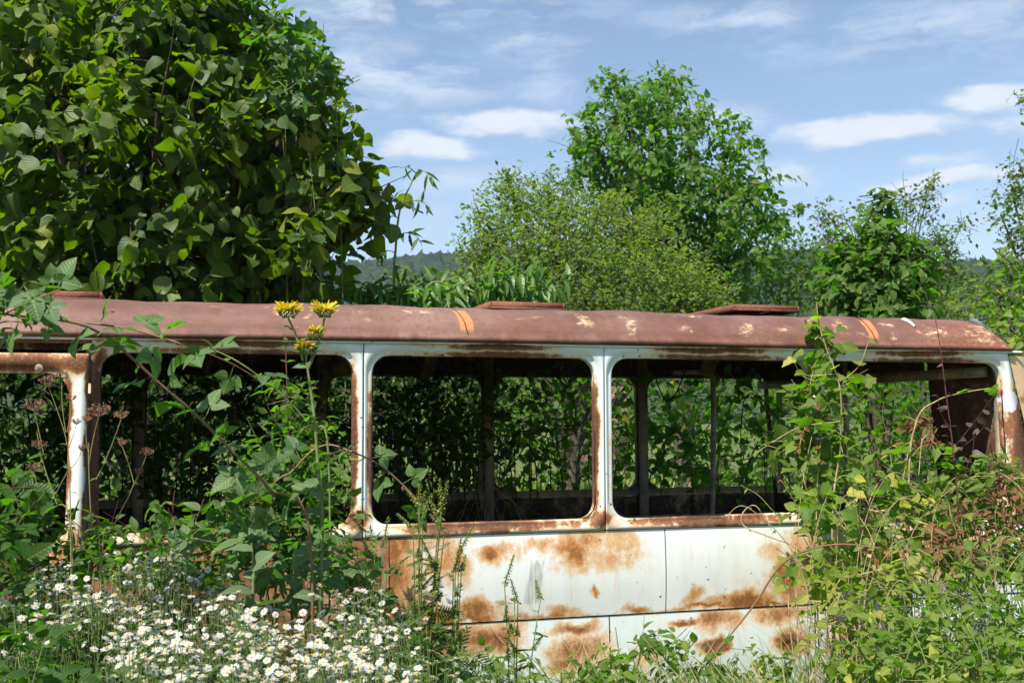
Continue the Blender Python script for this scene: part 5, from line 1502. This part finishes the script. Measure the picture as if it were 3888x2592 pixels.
head0 = daisy_head()
HEAD_MESH = head0.data
bpy.data.objects.remove(head0)
D_GROUP = 'white daisies in front of the bus'
D_LABEL = 'white daisy plant with small yellow-centred flowers in the dense patch at lower left'
protos = []
for v_ in range(4):
    rs = np.random.RandomState(400 + v_)
    t = thing('daisy_plant', (0, 0, 0), D_LABEL, 'daisy', D_GROUP)
    wd, lv = M(), M()
    H = .86
    tips = []
    mainp = spline([(0, 0, 0), (rs.normal() * .02, rs.normal() * .02, H * .45), (rs.normal() * .03, rs.normal() * .03, H * .72)], 14)
    leafy_path(wd, lv, mainp, .003, .002, T_LANCE, .085, .022, rs, 'alt', .15, .3, .8, .4, None, 1.0, 5)
    nb = 11
    for k in range(nb):
        an = k * 2.4 + rs.rand()
        rr = .012 + .052 * math.sqrt(k / nb)
        e = np.array((rr * math.cos(an), rr * math.sin(an), H - .04 * rs.rand() - .10 * (k / nb) * rs.rand()))
        q = mainp[8 + k % 6]
        leafy_path(wd, lv, bez(q, (q + e) / 2 + np.array((e[0] * .35, e[1] * .35, -.01)), e, 8), .0014, .0009, T_LANCE, .035, .045, rs, 'alt', .2, .2, .8, .3, None, 1.2, 4)
        tips.append(e)
    wd.build('stem', green_stem, t)
    lv.build('foliage', L_DAISY, t)
    hs_ = []
    for e in tips:
        h = bpy.data.objects.new('flower_head', HEAD_MESH)
        COL.objects.link(h)
        h.parent = t
        h.location = tuple(e)
        h.rotation_euler = (rs.uniform(-.1, 1.0), rs.uniform(-.5, .5), rs.uniform(0, 6))
        h.scale = (1, 1, 1) if rs.rand() < .5 else ((.8, .8, .9) if rs.rand() < .6 else (.5, .5, 1.1))
    protos.append(t)
rs = np.random.RandomState(55)
spots = []
rows = [(2120, 3.7, 200, 520, 4), (2170, 3.6, 60, 330, 5), (2230, 3.5, 120, 420, 5), (2290, 3.4, 90, 330, 4), (2400, 3.2, 70, 300, 4), (2130, 3.7, 560, 790, 4), (2150, 3.7, 420, 700, 4), (2180, 3.65, 820, 840, 2), (2240, 3.5, 330, 780, 12), (2260, 3.55, 1200, 1460, 5), (2280, 3.4, 180, 620, 10), (2300, 3.4, 700, 1000, 6), (2330, 3.3, 300, 1050, 16), (2340, 3.35, 1180, 1560, 8), (2390, 3.2, 140, 400, 5), (2390, 3.15, 420, 1150, 14), (2400, 3.2, 1180, 1640, 8), (2440, 3.0, 420, 1250, 17), (2450, 3.05, 1300, 1660, 6),
        (2490, 2.85, 430, 1400, 18), (2530, 2.75, 480, 1650, 17), (2580, 2.6, 480, 1560, 16), (2640, 2.5, 520, 1560, 12)]
for (py, Y, a, b_, n) in rows:
    for k in range(n):
        if rs.rand() < .1:
            continue
        px = a + (b_ - a) * (k + rs.uniform(-.3, 1.3)) / n
        p = at(px, py + rs.normal() * 34, Y + rs.normal() * .09)
        spots.append(p)


def copy_tree(o):
    c = o.copy()
    COL.objects.link(c)
    for ch in o.children:
        d = ch.copy()
        COL.objects.link(d)
        d.parent = c
    return c


for k, p in enumerate(spots):
    q = protos[k % 4]
    o = q if k < 4 else copy_tree(q)
    zg = gz(p[0], p[1])
    o.location = (p[0], p[1], zg)
    s_ = (p[2] + .02 - zg) / .86
    o.scale = (1.05, 1.05, s_) if s_ > 1 else (1, 1, s_)
    o.rotation_euler = (rs.normal() * .05, rs.normal() * .05, rs.uniform(0, 6.28))


# ---- grass and undergrowth, uncountable
def grass(name, label, xr, yr, n, h0, h1, seed, w_=.0045, dens=None, mat=None):
    rs = np.random.RandomState(seed)
    mb = M()
    x = rs.uniform(*xr, n)
    y = rs.uniform(*yr, n)
    if dens:
        k = dens(x, y)
        x, y = x[k], y[k]
    n = len(x)
    z = np.array([gz(a, b) for a, b in zip(x, y)]) - .02
    h = rs.uniform(h0, h1, n) * (1 + .3 * np.sin(x * 5) * np.cos(y * 4))
    an = rs.uniform(0, 2 * PI, n)
    al = np.stack([np.cos(an) * .35, np.sin(an) * .35, np.ones(n)], 1)
    mb.leaves(leaf_t((0, .3, .65, 1), (w_ / h1, w_ / h1 * .9, w_ / h1 * .6, .0004), .3, .45), np.stack([x, y, z], 1), al, np.stack([-np.cos(an), -np.sin(an), np.full(n, .4)], 1), h, rs.rand(n))
    tag(mb.build(name, mat or L_GRASS), label, 'grass', kind='stuff')


def nobus(x, y):
    dx, dy = x - BX, y - BY
    t_ = -dx * math.sin(TH) + dy * math.cos(TH)
    return (t_ < -.06) | (t_ > BW + .05)


grass('tall_grass', 'tall mixed grass along the foot of the bus', (-3.2, 4.2), (3.6, 6.6), 26000, .22, .58, 5, .005, nobus)
grass('meadow_grass', 'sunlit meadow grass beyond the bus', (-9, 12), (7.5, 22), 60000, .25, .7, 6, .014, nobus)
grass('dry_grass', 'dry straw-coloured grass mixed into the weeds at lower right', (.5, 3.6), (3.5, 5.0), 5200, .3, .66, 8, .0042, nobus, L_STRAW)
grass('front_grass', 'grass growing under the daisies', (-2.5, 3), (2.2, 3.8), 14000, .3, .62, 7, .005)

# ------------------------------------------------------------------ the air
mb = M()
mb.box(-1500, 1500, -40, 1400, -2.5, 170)
hz_o = mb.build('haze', [], None, smooth=False)
m_haze, g = material('air')
pv = g.n('ShaderNodeVolumePrincipled', {'Color': (0.75, 0.86, 1.0), 'Density': 0.00025, 'Anisotropy': 0.2})
o_ = g.n('ShaderNodeOutputMaterial')
g.nt.links.new(pv.outputs[0], o_.inputs[1])
hz_o.data.materials.append(m_haze)
tag(hz_o, 'thin bluish summer haze over the whole valley', 'haze', kind='stuff')
